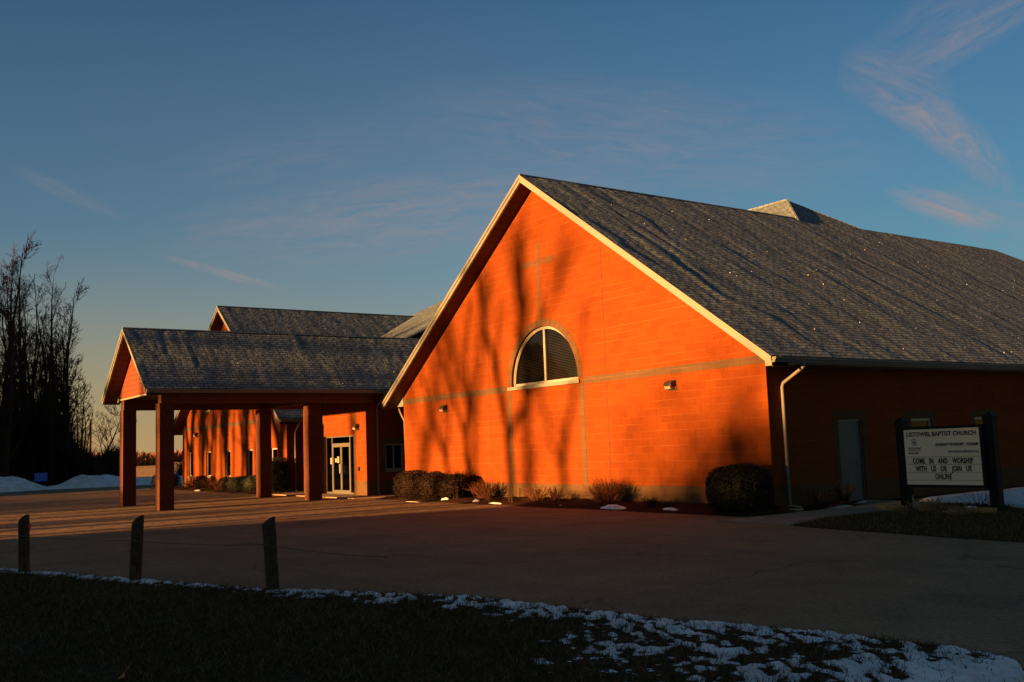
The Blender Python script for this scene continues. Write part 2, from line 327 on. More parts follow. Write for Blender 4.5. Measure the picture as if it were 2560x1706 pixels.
class MB:
    """collects shapes and links them as ONE mesh object"""
    def __init__(s): s.v = []; s.f = []

    def add(s, vs, fs):
        o = len(s.v); s.v.extend([tuple(x) for x in vs]); s.f.extend([tuple(o+i for i in f) for f in fs]); return s

    def box(s, x0, x1, y0, y1, z0, z1):
        vs = [(x, y, z) for z in (z0, z1) for y in (y0, y1) for x in (x0, x1)]
        return s.add(vs, [(0, 2, 3, 1), (4, 5, 7, 6), (0, 1, 5, 4), (2, 6, 7, 3), (0, 4, 6, 2), (1, 3, 7, 5)])

    def prism(s, pts, a, b, axis='y'):
        """polygon pts extruded along an axis; pts are (x,z) for y, (y,z) for x, (x,y) for z"""
        n = len(pts)
        mk = {'y': lambda p, q: (p[0], q, p[1]), 'x': lambda p, q: (q, p[0], p[1]), 'z': lambda p, q: (p[0], p[1], q)}[axis]
        vs = [mk(p, a) for p in pts]+[mk(p, b) for p in pts]
        fs = [tuple(range(n)), tuple(range(2*n-1, n-1, -1))]+[(i, i+n, (i+1) % n+n, (i+1) % n) for i in range(n)]
        return s.add(vs, fs)

    def chevron(s, xl, xm, xr, zl, zm, zr, th, a, b):
        """two sloping slabs meeting at a ridge, extruded in y (kept as two convex prisms)"""
        s.prism([(xl, zl), (xm, zm), (xm, zm-th), (xl, zl-th)], a, b)
        return s.prism([(xm, zm), (xr, zr), (xr, zr-th), (xm, zm-th)], a, b)

    def tube(s, pts, rad, k=8, cap=True):
        pts = [Vector(p) for p in pts]
        if isinstance(rad, (int, float)): rad = [rad]*len(pts)
        o = len(s.v); ref = None
        for i, p in enumerate(pts):
            d = (pts[min(i+1, len(pts)-1)]-pts[max(i-1, 0)]).normalized()
            if ref is None:
                ref = Vector((0, 0, 1)) if abs(d.z) < 0.9 else Vector((1, 0, 0))
            u = d.cross(ref); u.normalize(); w = u.cross(d); ref = w
            for j in range(k):
                a = 2*math.pi*j/k; s.v.append(tuple(p+u*(math.cos(a)*rad[i])+w*(math.sin(a)*rad[i])))
        for i in range(len(pts)-1):
            for j in range(k):
                s.f.append((o+i*k+j, o+i*k+(j+1) % k, o+(i+1)*k+(j+1) % k, o+(i+1)*k+j))
        if cap and k > 3:
            s.f.append(tuple(o+j for j in range(k))[::-1]); e = o+(len(pts)-1)*k; s.f.append(tuple(e+j for j in range(k)))
        return s

    def build(s, name, m, parent=None, smooth=False, bevel=0.0, fix=True):
        me = bpy.data.meshes.new(name); me.from_pydata(s.v, [], s.f); me.materials.append(m)
        if fix and len(s.f) < 20000:
            bm = bmesh.new(); bm.from_mesh(me); bmesh.ops.recalc_face_normals(bm, faces=bm.faces); bm.to_mesh(me); bm.free()
        me.update()
        if smooth: me.polygons.foreach_set('use_smooth', [True]*len(me.polygons))
        setuv(me)
        return link(name, me, parent, bevel)


def link(name, me, parent=None, bevel=0.0):
    o = bpy.data.objects.new(name, me); COL.objects.link(o)
    if parent is not None:
        o.parent = parent
        # geometry is written in world metres: cancel the parent's own placement
        o.matrix_parent_inverse = parent_inv(parent)
    if bevel:
        b = o.modifiers.new('bevel', 'BEVEL'); b.width = bevel; b.segments = 2; b.limit_method = 'ANGLE'
    return o


def world_mat(o):
    m = Matrix.LocRotScale(o.location, o.rotation_euler, o.scale)
    return (world_mat(o.parent) @ o.matrix_parent_inverse @ m) if o.parent else m


def parent_inv(p): return world_mat(p).inverted()


def np_mesh(name, V, Fc, m, parent=None, smooth=False, uv=False):
    """V (n,3), Fc (m,k) arrays of equal sized faces"""
    me = bpy.data.meshes.new(name); n, k = Fc.shape
    me.vertices.add(len(V)); me.vertices.foreach_set('co', V.astype(np.float32).ravel())
    me.loops.add(n*k); me.loops.foreach_set('vertex_index', Fc.astype(np.int32).ravel())
    me.polygons.add(n); me.polygons.foreach_set('loop_start', np.arange(0, n*k, k, dtype=np.int32))
    try: me.polygons.foreach_set('loop_total', np.full(n, k, np.int32))
    except Exception: pass
    me.update(calc_edges=True); me.validate()
    if smooth: me.polygons.foreach_set('use_smooth', [True]*n)
    me.materials.append(m)
    if uv: setuv(me)
    return link(name, me, parent)


def empty(name, loc, label, cat, group=None, rz=0.0):
    o = bpy.data.objects.new(name, None); COL.objects.link(o); o.location = loc; o.rotation_euler = (0, 0, rz); o.empty_display_size = 0.3
    return tag(o, label, cat, group)


def tag(o, label=None, cat=None, group=None, kind=None):
    if label: o['label'] = label
    if cat: o['category'] = cat
    if group: o['group'] = group
    if kind: o['kind'] = kind
    return o


def copy_tree(o, parent=None):
    c = o.copy(); COL.objects.link(c)
    if parent: c.parent = parent
    for ch in [x for x in bpy.data.objects if x.parent == o]: copy_tree(ch, c)
    return c


def holed(outline, holes, to3, depth_vec=None):
    """flat wall with openings; each opening gets reveals going in by depth_vec"""
    bm = bmesh.new(); edges = []
    for loop in [outline]+holes:
        vs = [bm.verts.new(to3(p)) for p in loop]
        edges += [bm.edges.new((vs[i], vs[(i+1) % len(vs)])) for i in range(len(vs))]
    bmesh.ops.triangle_fill(bm, edges=edges, use_beauty=True)
    v = [tuple(x.co) for x in bm.verts]; bm.verts.index_update(); f = [tuple(q.index for q in fc.verts) for fc in bm.faces]; bm.free()
    mb = MB(); mb.add(v, f)
    if depth_vec is not None:
        d = Vector(depth_vec)
        for h in holes:
            a = [Vector(to3(p)) for p in h]; b = [p+d for p in a]; n = len(h)
            mb.add(a+b, [(i, (i+1) % n, (i+1) % n+n, i+n) for i in range(n)])
    return mb


def rect(a, b, c, d): return [(a, c), (b, c), (b, d), (a, d)]


# ---------------------------------------------------------------- ground
def vnoise(x, y, seed=0):
    rs = np.random.RandomState(seed); T = rs.rand(256, 256)
    xi = np.floor(x).astype(int); yi = np.floor(y).astype(int); fx = x-xi; fy = y-yi
    fx = fx*fx*(3-2*fx); fy = fy*fy*(3-2*fy); g = lambda a, b: T[a % 256, b % 256]
    return (g(xi, yi)*(1-fx)+g(xi+1, yi)*fx)*(1-fy)+(g(xi, yi+1)*(1-fx)+g(xi+1, yi+1)*fx)*fy


def fbm(x, y, sc, oc=4, seed=0):
    r = 0; a = 0.5; tot = 0
    for i in range(oc):
        r = r+a*vnoise(x*sc+17.3*i, y*sc+5.1*i, seed+i); tot += a; a *= 0.55; sc *= 2.1
    return r/tot


def sheet(name, poly, z, m, thick=0.0):
    mb = MB()
    if thick: mb.prism(poly, z-thick, z, 'z')
    else:
        h = holed(poly, [], lambda p: (p[0], p[1], z)); mb = h
    o = mb.build(name, m, fix=bool(thick)); return tag(o, kind='structure')


# one sheet of farmland out to the horizon
g = MB()
g.add([(-6000, -4000, -0.06), (3000, -4000, -0.06), (3000, 6000, -0.06), (-6000, 6000, -0.06)], [(0, 1, 2, 3)])
tag(g.build('ground', M['field']), kind='structure')
sheet('parking_lot', [(-57, -75), (60, -75), (60, 40), (14, 40), (14, 4), (-57, 4)], 0.0, M['asphalt'])

LAWN = [(-60, -37), (-30, -26), (-12, -19.4), (-6, -17.15), (-3.09, -16.08), (0.53, -14.79), (3.03, -13.91), (4.84, -12.85), (5.77, -12.35), (7.1, -12.1), (8.34, -11.9),
        (9.17, -11.64), (10.19, -11.31), (11.0, -11.18), (11.42, -11.2), (11.78, -11.35), (12.05, -11.75), (12.5, -13.5), (13.0, -16), (14, -22), (16, -33), (-60, -60)]
sheet('lawn_soil', LAWN, 0.012, M['soil'])
EDGE = np.array(LAWN[:19])


def inpoly(x, y, poly):
    ins = np.zeros(x.shape, bool); n = len(poly)
    for i in range(n):
        x1, y1 = poly[i]; x2, y2 = poly[(i+1) % n]
        c = ((y1 > y) != (y2 > y)) & (x < (x2-x1)*(y-y1)/((y2-y1) if y2 != y1 else 1e-9)+x1); ins ^= c
    return ins


def edge_dist(x, y):
    d = np.full(x.shape, 1e9)
    for (x1, y1), (x2, y2) in zip(EDGE[:-1], EDGE[1:]):
        vx, vy = x2-x1, y2-y1; t = np.clip(((x-x1)*vx+(y-y1)*vy)/(vx*vx+vy*vy), 0, 1)
        d = np.minimum(d, np.hypot(x-x1-t*vx, y-y1-t*vy))
    return d


def snow_field(x, y):
    """how deep the thin snow lies: above 0 snow shows"""
    d = edge_dist(x, y); w = np.interp(x, [-8, -3, 1, 3.2, 4.5, 6, 7.5, 8.5, 9.5, 11], [0.25, 0.35, 0.45, 0.5, 0.8, 0.9, 1.2, 1.9, 2.8, 4.5])
    c_, s_ = math.cos(2.52), math.sin(2.52); xr2 = (x*c_+y*s_); yr2 = (-x*s_+y*c_)
    n = 0.34*fbm(x, y, 1.5, 3, 3)+0.66*fbm(xr2*0.5, yr2*1.2, 11.0, 4, 11)
    solid = np.interp(x, [5, 9, 10.8, 11.5, 11.8], [-0.02, -0.02, -0.01, 0.06, 0.22])
    gap = np.where((x > 2.0) & (x < 3.3), 0.10, 0)
    return (n-0.465+solid-gap-0.30*np.clip(d/w, 0, 3)**1.6+0.03*np.clip(1-d/0.5, 0, 1)+np.interp(x, [-8, 3, 5], [0.07, 0.06, 0.0])*np.clip(1.2-d/0.5, 0, 1))


st = 0.028
gx, gy = np.meshgrid(np.arange(-7, 12.7, st), np.arange(-19.5, -11.1, st), indexing='ij')
sf = snow_field(gx, gy); ok = inpoly(gx, gy, LAWN)
zz = 0.012+np.clip(sf, -0.02, 0.16)*0.14+0.0005; zz[~ok] = -0.02
keep = (np.maximum.reduce([sf[:-1, :-1], sf[1:, :-1], sf[:-1, 1:], sf[1:, 1:]]) > -0.01) & ok[:-1, :-1]
idx = np.arange(gx.size).reshape(gx.shape)
Fq = np.stack([idx[:-1, :-1], idx[1:, :-1], idx[1:, 1:], idx[:-1, 1:]], -1)[keep]
used, inv = np.unique(Fq, return_inverse=True)
V = np.stack([gx, gy, zz], -1).reshape(-1, 3)[used]
tag(np_mesh('lawn_snow', V, inv.reshape(-1, 4), M['snow'], smooth=True), 'thin patchy snow lying along the edge of the near lawn', 'snow', kind='stuff')


def blades(name, pts, hmin, hmax, wd, m, seed=1, lean=0.8, parent=None):
    rs = np.random.RandomState(seed); n = len(pts); h = rs.uniform(hmin, hmax, n); a = rs.uniform(0, 2*np.pi, n); b = rs.uniform(0, 2*np.pi, n); L = rs.uniform(0.1, lean, n)*h
    side = np.stack([np.cos(a), np.sin(a), np.zeros(n)], 1)*wd/2
    mid = pts+np.stack([np.cos(b)*L*0.35, np.sin(b)*L*0.35, h*0.6], 1); tip = pts+np.stack([np.cos(b)*L, np.sin(b)*L, h], 1)
    V = np.stack([pts-side, pts+side, mid+side*0.7, mid-side*0.7, tip, tip], 1)[:, :5].reshape(-1, 3)
    o = np.arange(n)*5
    # quad + collapsed quad for the tip keeps every face the same size
    F = np.concatenate([np.stack([o, o+1, o+2], 1), np.stack([o, o+2, o+3], 1), np.stack([o+3, o+2, o+4], 1)])
    return np_mesh(name, V, F, m, parent)


rs = np.random.RandomState(5)
N = 330000
px = rs.uniform(-9, 13, N); py = rs.uniform(-20, -11.1, N)
# keep what lies in front of the viewer, thin it out under deep snow
near = inpoly(px, py, LAWN) & (edge_dist(px, py) < 7)
sfv = snow_field(px, py); near &= (sfv < 0.0) | (rs.rand(N) < 0.22+0.6*np.exp(-np.clip(sfv, 0, 1)*22))
near &= (np.hypot(px-CAM.x, py-CAM.y) > 5)
clump = fbm(px, py, 3.0, 3, 40); near &= clump > rs.uniform(0.15, 0.55, N)
P = np.stack([px, py, np.full(N, 0.008)], 1)[near]
tag(blades('lawn_grass', P, 0.02, 0.07, 0.007, M['blades'], 3, lean=2.4), 'dark matted winter grass of the near lawn', 'grass', kind='stuff')

# walk, island by the sign, planting beds, entrance slab
sheet('sidewalk', [(0.95, -3.0), (2.9, -3.0), (2.42, -1.3), (2.42, 1.2), (2.3, 3.75), (0.02, 3.85), (0.02, 2.35), (0.95, 2.3)], 0.03, M['concrete'], 0.07)
ISLE = [(2.92, -2.95), (3.4, -3.08), (3.8, -3.14), (5.4, -3.3), (6.7, -3.48), (7.8, -3.5), (14, -3.7), (14, 14), (1.0, 14), (1.0, 3.9), (2.34, 3.8), (2.46, 1.2), (2.46, -1.3)]
sheet('sign_lawn', ISLE, 0.02, M['soil'], 0.05)
ix = rs.uniform(2.3, 9, 26000); iy = rs.uniform(-3.6, 3.5, 26000); k_ = inpoly(ix, iy, ISLE)
tag(blades('sign_lawn_grass', np.stack([ix, iy, np.full(len(ix), 0.018)], 1)[k_], 0.03, 0.08, 0.012, M['blades'], 8), 'short brown grass around the church sign', 'grass', kind='stuff')


def bed(name, x0, x1, y0, y1, seed):
    n = int((x1-x0)/0.06); k = int((y1-y0)/0.08)+1
    X, Y = np.meshgrid(np.linspace(x0, x1, n), np.linspace(0, 1, k), indexing='ij')
    e = y0+0.16*(vnoise(X*0.8, X*0+seed, seed)-0.5)
    YY = e+(y1-e)*Y; Z = 0.004+0.10*np.sin(np.clip(Y, 0, 1)*np.pi*0.62)*(0.5+vnoise(X*3, YY*3, seed))+0.02*vnoise(X*14, YY*14, seed+3)
    Z[:, 0] = -0.01
    i = np.arange(X.size).reshape(X.shape); Fq = np.stack([i[:-1, :-1], i[1:, :-1], i[1:, 1:], i[:-1, 1:]], -1).reshape(-1, 4)
    return tag(np_mesh(name, np.stack([X, YY, Z], -1).reshape(-1, 3), Fq, M['mulch'], smooth=False), kind='structure')


bed('planting_bed', -17.2, 0.95, -1.75, 0.0, 2)
bed('planting_bed', -46.6, -28.6, -2.0, -0.6, 7)
bed('planting_bed', 0.0, 0.94, 0.35, 2.3, 9)
sheet('entrance_slab', [(-27.6, -2.0), (-18.4, -2.0), (-18.0, -0.1), (-18.0, 2), (-27.6, 2)], 0.035, M['concrete'], 0.06)

# ---------------------------------------------------------------- church building
church = empty('church_building', (0, 0, 0), 'long orange block church with three steep gables, grey shingle roof and columned entrance canopy', 'church')
WM, SL, ZR, OH, OE = 17.95, 0.698, 10.37, 0.585, 0.67
XR = -WM/2; ZE = ZR-SL*(WM/2+OE)      # eave height at the outer edge
BAND = 3.736


def rafter(x, xr=XR, zr=ZR, s=SL): return zr-s*abs(x-xr)


# main front wall with arched opening
CX, CZ, RI, RO = -8.9, 3.74, 1.73, 1.95
arch = [(CX-RI, 3.68)]+[(CX+RI*math.cos(a), CZ+RI*1.02*math.sin(a)) for a in np.linspace(math.pi, 0, 33)]+[(CX+RI, 3.68)]
d_ = 0.32
front = [(-WM, 0), (0, 0), (0, rafter(0)-d_), (XR, ZR-d_), (-WM, rafter(-WM)-d_)]
mb = holed(front, [arch], lambda p: (p[0], 0.0, p[1]), (0, 0.22, 0))
sdoor = rect(2.62, 3.62, 0.03, 2.14)
swin = [rect(5.83, 6.83, 0.95, 2.12), rect(9.02, 10.02, 0.95, 2.12), rect(12.3, 13.3, 0.95, 2.12), rect(17, 18, .95, 2.12)]
side = [(0, 0), (36, 0), (36, ZE+0.2), (0, ZE+0.2)]
m2 = holed(side, [sdoor]+swin, lambda p: (0.0, p[0], p[1]), (-0.12, 0, 0)); mb.add(m2.v, m2.f)
mb.add([(-WM, 0, 0), (-WM, 20, 0), (-WM, 20, 3.9), (-WM, 0, 3.9)], [(0, 1, 2, 3)])
mb.add([(-WM, 36, 0), (0, 36, 0), (0, 36, 3.7), (-WM, 36, 3.7)], [(0, 1, 2, 3)])
mb.build('main_wall', M['block'], church, fix=False)

# grey stonework, each 5 mm or so proud of the wall
t = 0.006
gb = MB()
gb.box(-WM-t, 0+t, -t-0.004, 0.02, 0.0, 0.555)
gb.build('plinth', M['grey_block'], church); gb = MB()
gb.box(0.0, t+0.004, 0.03, 2.618, 0.0, 0.555)
gb.build('plinth', M['grey_block'], church); gb = MB()
gb.box(0.0, t+0.004, 3.622, 36, 0.0, 0.555)
gb.build('plinth', M['grey_block'], church, fix=True)
gb = MB()
gb.box(-WM-t, CX-RO+0.01, -t, 0.02, BAND-0.203, BAND); gb.build('stone_band', M['grey_block'], church); gb = MB()
gb.box(CX+RO-0.01, 0+t, -t, 0.02, BAND-0.203, BAND)
gb.build('stone_band', M['grey_block'], church)
gb = MB(); gb.box(CX-RO-0.03, CX-RO+0.17, -t-0.002, 0.02, 0.555, BAND-0.203); gb.build('stone_strip', M['grey_block'], church)
gb = MB(); gb.box(CX+RO-0.17, CX+RO+0.03, -t-0.002, 0.02, 0.555, BAND-0.203); gb.build('stone_strip', M['grey_block'], church)
# arch ring as separate voussoirs
gb = MB(); n = 24
for i in range(n):
    a0 = math.pi*i/n+0.004; a1 = math.pi*(i+1)/n-0.004
    am = np.linspace(a0, a1, 3); pts = [(CX+RI*math.cos(a), CZ+RI*1.02*math.sin(a)) for a in am]+[(CX+RO*math.cos(a), CZ+RO*1.02*math.sin(a)) for a in am[::-1]]
    gb.prism(pts, -t-0.003, 0.02)
gb.build('arch_ring', M['grey_block'], church)
# cross set into the gable
gb = MB(); zt = 8.24; za = 7.47
gb.box(XR+0.02-0.10, XR+0.02+0.10, -t, 0.01, CZ+RO*1.02-0.01, za-0.004); gb.box(XR+0.02-0.1, XR+0.02+0.1, -t, 0.01, za+0.207, zt)
gb.box(XR+0.02-0.1, XR+0.02+0.1, -t, 0.01, za, za+0.203)
gb.box(XR-0.84, XR+0.02-0.104, -t, 0.01, za, za+0.203); gb.box(XR+0.02+0.104, XR+0.88, -t, 0.01, za, za+0.203)
gb.build('stone_cross', mat('tan_block', build=blockwork((0.125, 0.058, 0.020), (0.108, 0.050, 0.017), (0.16, 0.09, 0.04), 0.8), rough=0.9, spec=0.15), church)
# control joints
for x in (-5.87, -11.95):
    cj = MB(); cj.box(x-0.008, x+0.008, -0.004, 0.005, 0.556, BAND-0.204); cj.box(x-0.008, x+0.008, -0.004, 0.005, BAND+0.001, rafter(x)-0.5)
    cj.build('control_joint', M['bronze'], church)

# arched window
fy = 0.10
win = MB()
ring = lambda r0, r1, y0, y1, k=28: [win.prism([(CX+r0*math.cos(a), CZ+r0*1.02*math.sin(a)), (CX+r1*math.cos(a), CZ+r1*1.02*math.sin(a)), (CX+r1*math.cos(b), CZ+r1*1.02*math.sin(b)), (CX+r0*math.cos(b), CZ+r0*1.02*math.sin(b))], y0, y1) for a, b in zip(np.linspace(0, math.pi, k+1)[:-1], np.linspace(0, math.pi, k+1)[1:])]
ring(RI-0.085, RI-0.003, fy, fy+0.07); ring(RI-0.05, RI-0.012, fy-0.025, fy-0.001)
win.box(CX-RI+0.003, CX+RI-0.003, fy, fy+0.07, 3.69, 3.775)
win.box(CX-0.045, CX+0.045, fy-0.012, fy+0.06, 3.776, CZ+RI*1.02-0.09)
wobj = win.build('arched_window', M['white'], church)
gl = MB(); gp = [(CX+(RI-0.05)*math.cos(a), CZ+(RI-0.05)*1.02*math.sin(a)) for a in np.linspace(0, math.pi, 41)]
gl.add([(p[0], fy+0.04, p[1]) for p in gp], [tuple(range(41))]); gl.build('pane', M['glass'], wobj, fix=False)
bl = MB(); z = 3.80
while z < CZ+RI-0.12:
    hw = math.sqrt(max(0.01, (RI-0.09)**2-((z-CZ)/1.02)**2))
    for a, b in ((CX-hw, CX-0.05), (CX+0.05, CX+hw)):
        if b-a > 0.05: bl.prism([(0.165, z), (0.205, z+0.022), (0.206, z+0.019), (0.166, z-0.003)], a, b, 'x')
    z += 0.05
bl.build('blind', M['slat'], wobj)
gb = MB()
rm = MB(); rm.box(CX-2.2, CX+2.2, 0.225, 1.2, 3.3, 5.9); rm.f = [f for i, f in enumerate(rm.f) if i != 2]
rm.build('interior', M['darkroom'], wobj, fix=False)
gb.box(CX-RI-0.17, CX+RI+0.10, -0.07, 0.098, 3.575, 3.685); gb.build('sill', M['trim'], wobj, bevel=0.006)


def roof_faces(name, faces, parent=church, th=0.05):
    mb = MB()
    for f in faces: mb.add(down(f), [tuple(range(len(f)))])
    for i in range(len(mb.f)):      # all faces point up
        a, b, c = (Vector(mb.v[j]) for j in mb.f[i][:3])
        if (b-a).cross(c-a).z < 0: mb.f[i] = mb.f[i][::-1]
    o = mb.build(name, M['shingle'], parent, fix=False)
    s = o.modifiers.new('solid', 'SOLIDIFY'); s.thickness = th; s.offset = -1
    for k, f in enumerate(faces):
        if len(f) == 4:
            # order the corners ridge, ridge, eave, eave
            j = max(range(4), key=lambda a: f[a][2]+f[(a+1) % 4][2]); q = [f[(j+i) % 4] for i in range(4)]
            slope_sheet(o, q, 11*k+len(name))
    return o


def slope_sheet(parent, q, seed, step=0.09, amp=0.015):
    """shingle surface over one slope: q = ridge start, ridge end, eave end, eave start; the decking sags a little between rafters"""
    A, B, C_, D = [np.array(p, float) for p in q]
    n = np.cross(B-A, D-A); n /= np.linalg.norm(n); n *= np.sign(n[2])
    nu = int(max(np.linalg.norm(B-A), np.linalg.norm(C_-D))/step); nv = int(np.linalg.norm(D-A)/(step*4))
    U, Vv = np.meshgrid(np.linspace(0, 1, nu), np.linspace(0, 1, nv), indexing='ij'); U = U[..., None]; Vv = Vv[..., None]
    P = (A*(1-U)+B*U)*(1-Vv)+(D*(1-U)+C_*U)*Vv
    t = np.array([-n[1], n[0], 0]); t /= np.linalg.norm(t); t *= np.sign(t[0]) if abs(t[0]) > abs(t[1]) else np.sign(t[1]); b = np.cross(n, t); b *= np.sign(b[2])
    uu = P@t; vv = P@b
    wob = 0.8*(fbm(uu*0.5, vv*0.5, 1.1, 3, seed)-0.5)*2+0.10*vv*(0.5+fbm(uu, vv, 0.12, 2, seed+4))
    h = amp*2*(fbm((uu+wob)*1.0, vv*0.10+7, 2.3, 2, seed+1)-0.5)+amp*0.9*(fbm(uu+wob, vv*0.7, 3.4, 2, seed+9)-0.5)+amp*3*(fbm(uu, vv, 0.35, 2, seed+5)-0.5)
    P = P+n*h[..., None]
    i = np.arange(nu*nv).reshape(nu, nv); F = np.stack([i[:-1, :-1], i[1:, :-1], i[1:, 1:], i[:-1, 1:]], -1).reshape(-1, 4)
    V0 = P.reshape(-1, 3); f0 = V0[F[0]]
    if np.cross(f0[1]-f0[0], f0[2]-f0[0])[2] < 0: F = F[:, ::-1]
    o = np_mesh('shingles', V0, F, M['shingle'], parent, smooth=True)
    uvl = o.data.uv_layers.new(name='UVMap'); vi = np.zeros(len(o.data.loops), np.int32); o.data.loops.foreach_get('vertex_index', vi)
    uvl.data.foreach_set('uv', np.stack([uu.ravel()[vi], vv.ravel()[vi]], 1).astype(np.float32).ravel())
    return o


def down(f, d=0.022): return [(p[0], p[1], p[2]-d) for p in f]


YE = 27.8
xl, xr_ = -WM-OE, OE
main_roof = roof_faces('main_roof', [[(XR, -OH, ZR), (xr_, -OH, ZE), (xr_, YE+9.6, ZE), (XR, YE, ZR)], [(XR, -OH, ZR), (XR, YE, ZR), (xl, YE+9.6, ZE), (xl, -OH, ZE)], [(XR, YE, ZR), (xr_, YE+9.6, ZE), (xl, YE+9.6, ZE)]])


def frost(parent, x0, x1, zr_at0, s, y0, y1, n, seed):
    rg = random.Random(seed); mb = MB()
    for i in range(n):
        f = rg.random()**0.7; x = x0+(x1-x0)*f; y = rg.uniform(y0, y1); z = zr_at0-s*(x-x0)+0.02; r = rg.uniform(0.009, 0.016)
        mb.add([(x-r, y, z), (x+r, y, z), (x, y-r, z), (x, y+r, z), (x, y, z+r), (x, y, z-r)], [(0, 2, 4), (2, 1, 4), (1, 3, 4), (3, 0, 4), (2, 0, 5), (1, 2, 5), (3, 1, 5), (0, 3, 5)])
    return tag(mb.build('frost_beads', M['snow'], parent), kind='stuff')


def cap_ridge(pts, parent):
    c = MB(); c.tube(pts, 0.055, 6); return c.build('ridge_cap', M['shingle'], parent)


cap_ridge([(XR, -OH, ZR-0.02), (XR, 12.9, ZR-0.02)], main_roof)
frost(main_roof, XR+0.3, OE-0.5, ZR-SL*0.3, SL, 0.5, 26, 60, 4)


def trims(xl, xm, xr, zl, zm, zr_, yf, yw, parent, right_end=True, soff=0.30, fd=0.19, gut_y=(None, None), left_gut=True):
    """rake boards, sloping soffit, gutters for a gable whose front edge is at yf and wall at yw"""
    c = MB(); c.chevron(xl, xm, xr, zl-0.052, zm-0.052, zr_-0.052, fd, yf+0.012, yf+0.05)
    c.chevron(xl-0.01, xm, xr+0.01, zl-0.014, zm-0.006, zr_-0.014, 0.105, yf-0.016, yf-0.002)
    c.build('rake_board', M['trim'], parent)
    c = MB(); c.chevron(xl, xm, xr, zl-soff+0.06, zm-soff+0.06, zr_-soff+0.06, 0.02, yf+0.052, yw+0.12)
    c.build('soffit', M['soffit'], parent)
    s = (zm-zr_)/(xr-xm)
    for x0, x1 in ((xr-OE-0.0, xr), (xl, xl+OE)):
        inner = x0 if x1 == xr else x1; outer = x1 if x1 == xr else x0; dz = s*abs(outer-inner)
        # boxed return where the sloping soffit meets the level eave
        zo = (zr_ if x1 == xr else zl)-0.04-fd*0.75
        c = MB(); c.prism([(inner, zo), (outer, zo), (outer, zo+0.02), (inner, zo+dz+0.02)], yw-0.02, yw+0.06); c.build('eave_return', M['trim'], parent)
        y1 = gut_y[0] if x1 == xr else gut_y[1]
        if y1 is None: continue
        sg = 1 if x1 == xr else -1
        # K style gutter, fascia and level soffit along the eave
        zt = (zr_ if x1 == xr else zl)-0.03
        pf = [(outer, zt), (outer, zt-0.125), (outer+sg*0.075, zt-0.125), (outer+sg*0.095, zt-0.07), (outer+sg*0.125, zt-0.045), (outer+sg*0.125, zt), (outer+sg*0.115, zt), (outer+sg*0.115, zt-0.035), (outer+sg*0.012, zt-0.035), (outer+sg*0.012, zt)]
        c = MB(); c.prism(pf[:6], yf+0.02, y1); c.build('gutter', M['gutter'], parent)
        c = MB(); c.box(min(outer-sg*0.02, outer-sg*0.002), max(outer-sg*0.02, outer-sg*0.002), yw+0.07, y1, zo, zt-0.03)
        c.box(min(inner, outer-sg*0.022), max(inner, outer-sg*0.022), yw+0.07, y1, zo, zo+0.02); c.build('fascia', M['trim'], parent)


trims(xl, XR, xr_, ZE, ZR, ZE, -OH, 0.0, main_roof, gut_y=(37.2, 12))

# transverse hip roof rising behind the gables
TY, TZ = 15.25, 11.88
cross_roof = roof_faces('cross_roof', [[(-33.4, TY, TZ), (-11.15, TY, TZ), (0.60, 3.45, TZ-SL*11.8), (-45.1, 3.45, TZ-SL*11.8)], [(-11.15, TY, TZ), (0.60, 27.05, TZ-SL*11.8), (0.60, 3.45, TZ-SL*11.8)],
                                       [(-33.4, TY, TZ), (-45.1, 27.05, TZ-SL*11.8), (0.60, 27.05, TZ-SL*11.8), (-11.15, TY, TZ)], [(-33.4, TY, TZ), (-45.1, 3.45, TZ-SL*11.8), (-45.1, 27.05, TZ-SL*11.8)],
                                       [(-37.3, TY, TZ), (-28.0, TY, TZ), (-28.0, 4.0, 6.58), (-37.3, 4.0, 6.58)]])
c = MB()
for a, b in (((-33.4, TY, TZ), (-11.15, TY, TZ)), ((-11.15, TY, TZ), (-8.8, 12.9, TZ-1.64)), ((-33.4, TY, TZ), (-36.4, 12.2, TZ-2.1))):
    c.tube([a, b], 0.06, 6)
c.build('hip_cap', M['shingle'], cross_roof)

# far wing
FX0, FX1, FY, FXM, FZ = -44.15, -28.17, -0.6, -36.1, 9.84
fe0, fe1, FSL = FX0-0.45, FX1+0.57, None
FSL = (FZ-3.42)/(fe1-FXM)
fl = FZ-FSL*(FXM-fe0)
wx = [-42.55, -39.4, -36.25, -33.0, -29.75]
holes = [rect(x-0.4, x+0.4, 0.70, 2.10) for x in wx]+[rect(x-0.4, x+0.4, 4.40, 5.8) for x in (-39.45, -36.25, -33.05)]
out = [(FX0, 0), (FX1, 0), (FX1, FZ-FSL*(FX1-FXM)-d_), (FXM, FZ-d_), (FX0, FZ-FSL*(FXM-FX0)-d_)]
mb = holed(out, holes, lambda p: (p[0], FY, p[1]), (0, 0.14, 0))
mb.add([(FX1, FY, 0), (FX1, 14, 0), (FX1, 14, 3.6), (FX1, FY, 3.6)], [(0, 1, 2, 3)]); mb.add([(FX0, FY, 0), (FX0, 27, 0), (FX0, 27, 3.6), (FX0, FY, 3.6)], [(0, 1, 2, 3)])
mb.build('wing_wall', M['block'], church, fix=False)
gb = MB(); gb.box(FX0-t, FX1+t, FY-t, FY+0.02, 3.36, 3.56); gb.build('stone_band', M['grey_block'], church)
gb = MB()
for a, b in zip([FX0-t]+[x+0.401 for x in wx], [x-0.401 for x in wx]+[FX1+t]): gb.box(a, b, FY-t, FY+0.02, 0, 0.555)
gb.box(FX1, FX1+t, FY+0.021, 14, 0, 0.555)
gb.build('plinth', M['grey_block'], church)
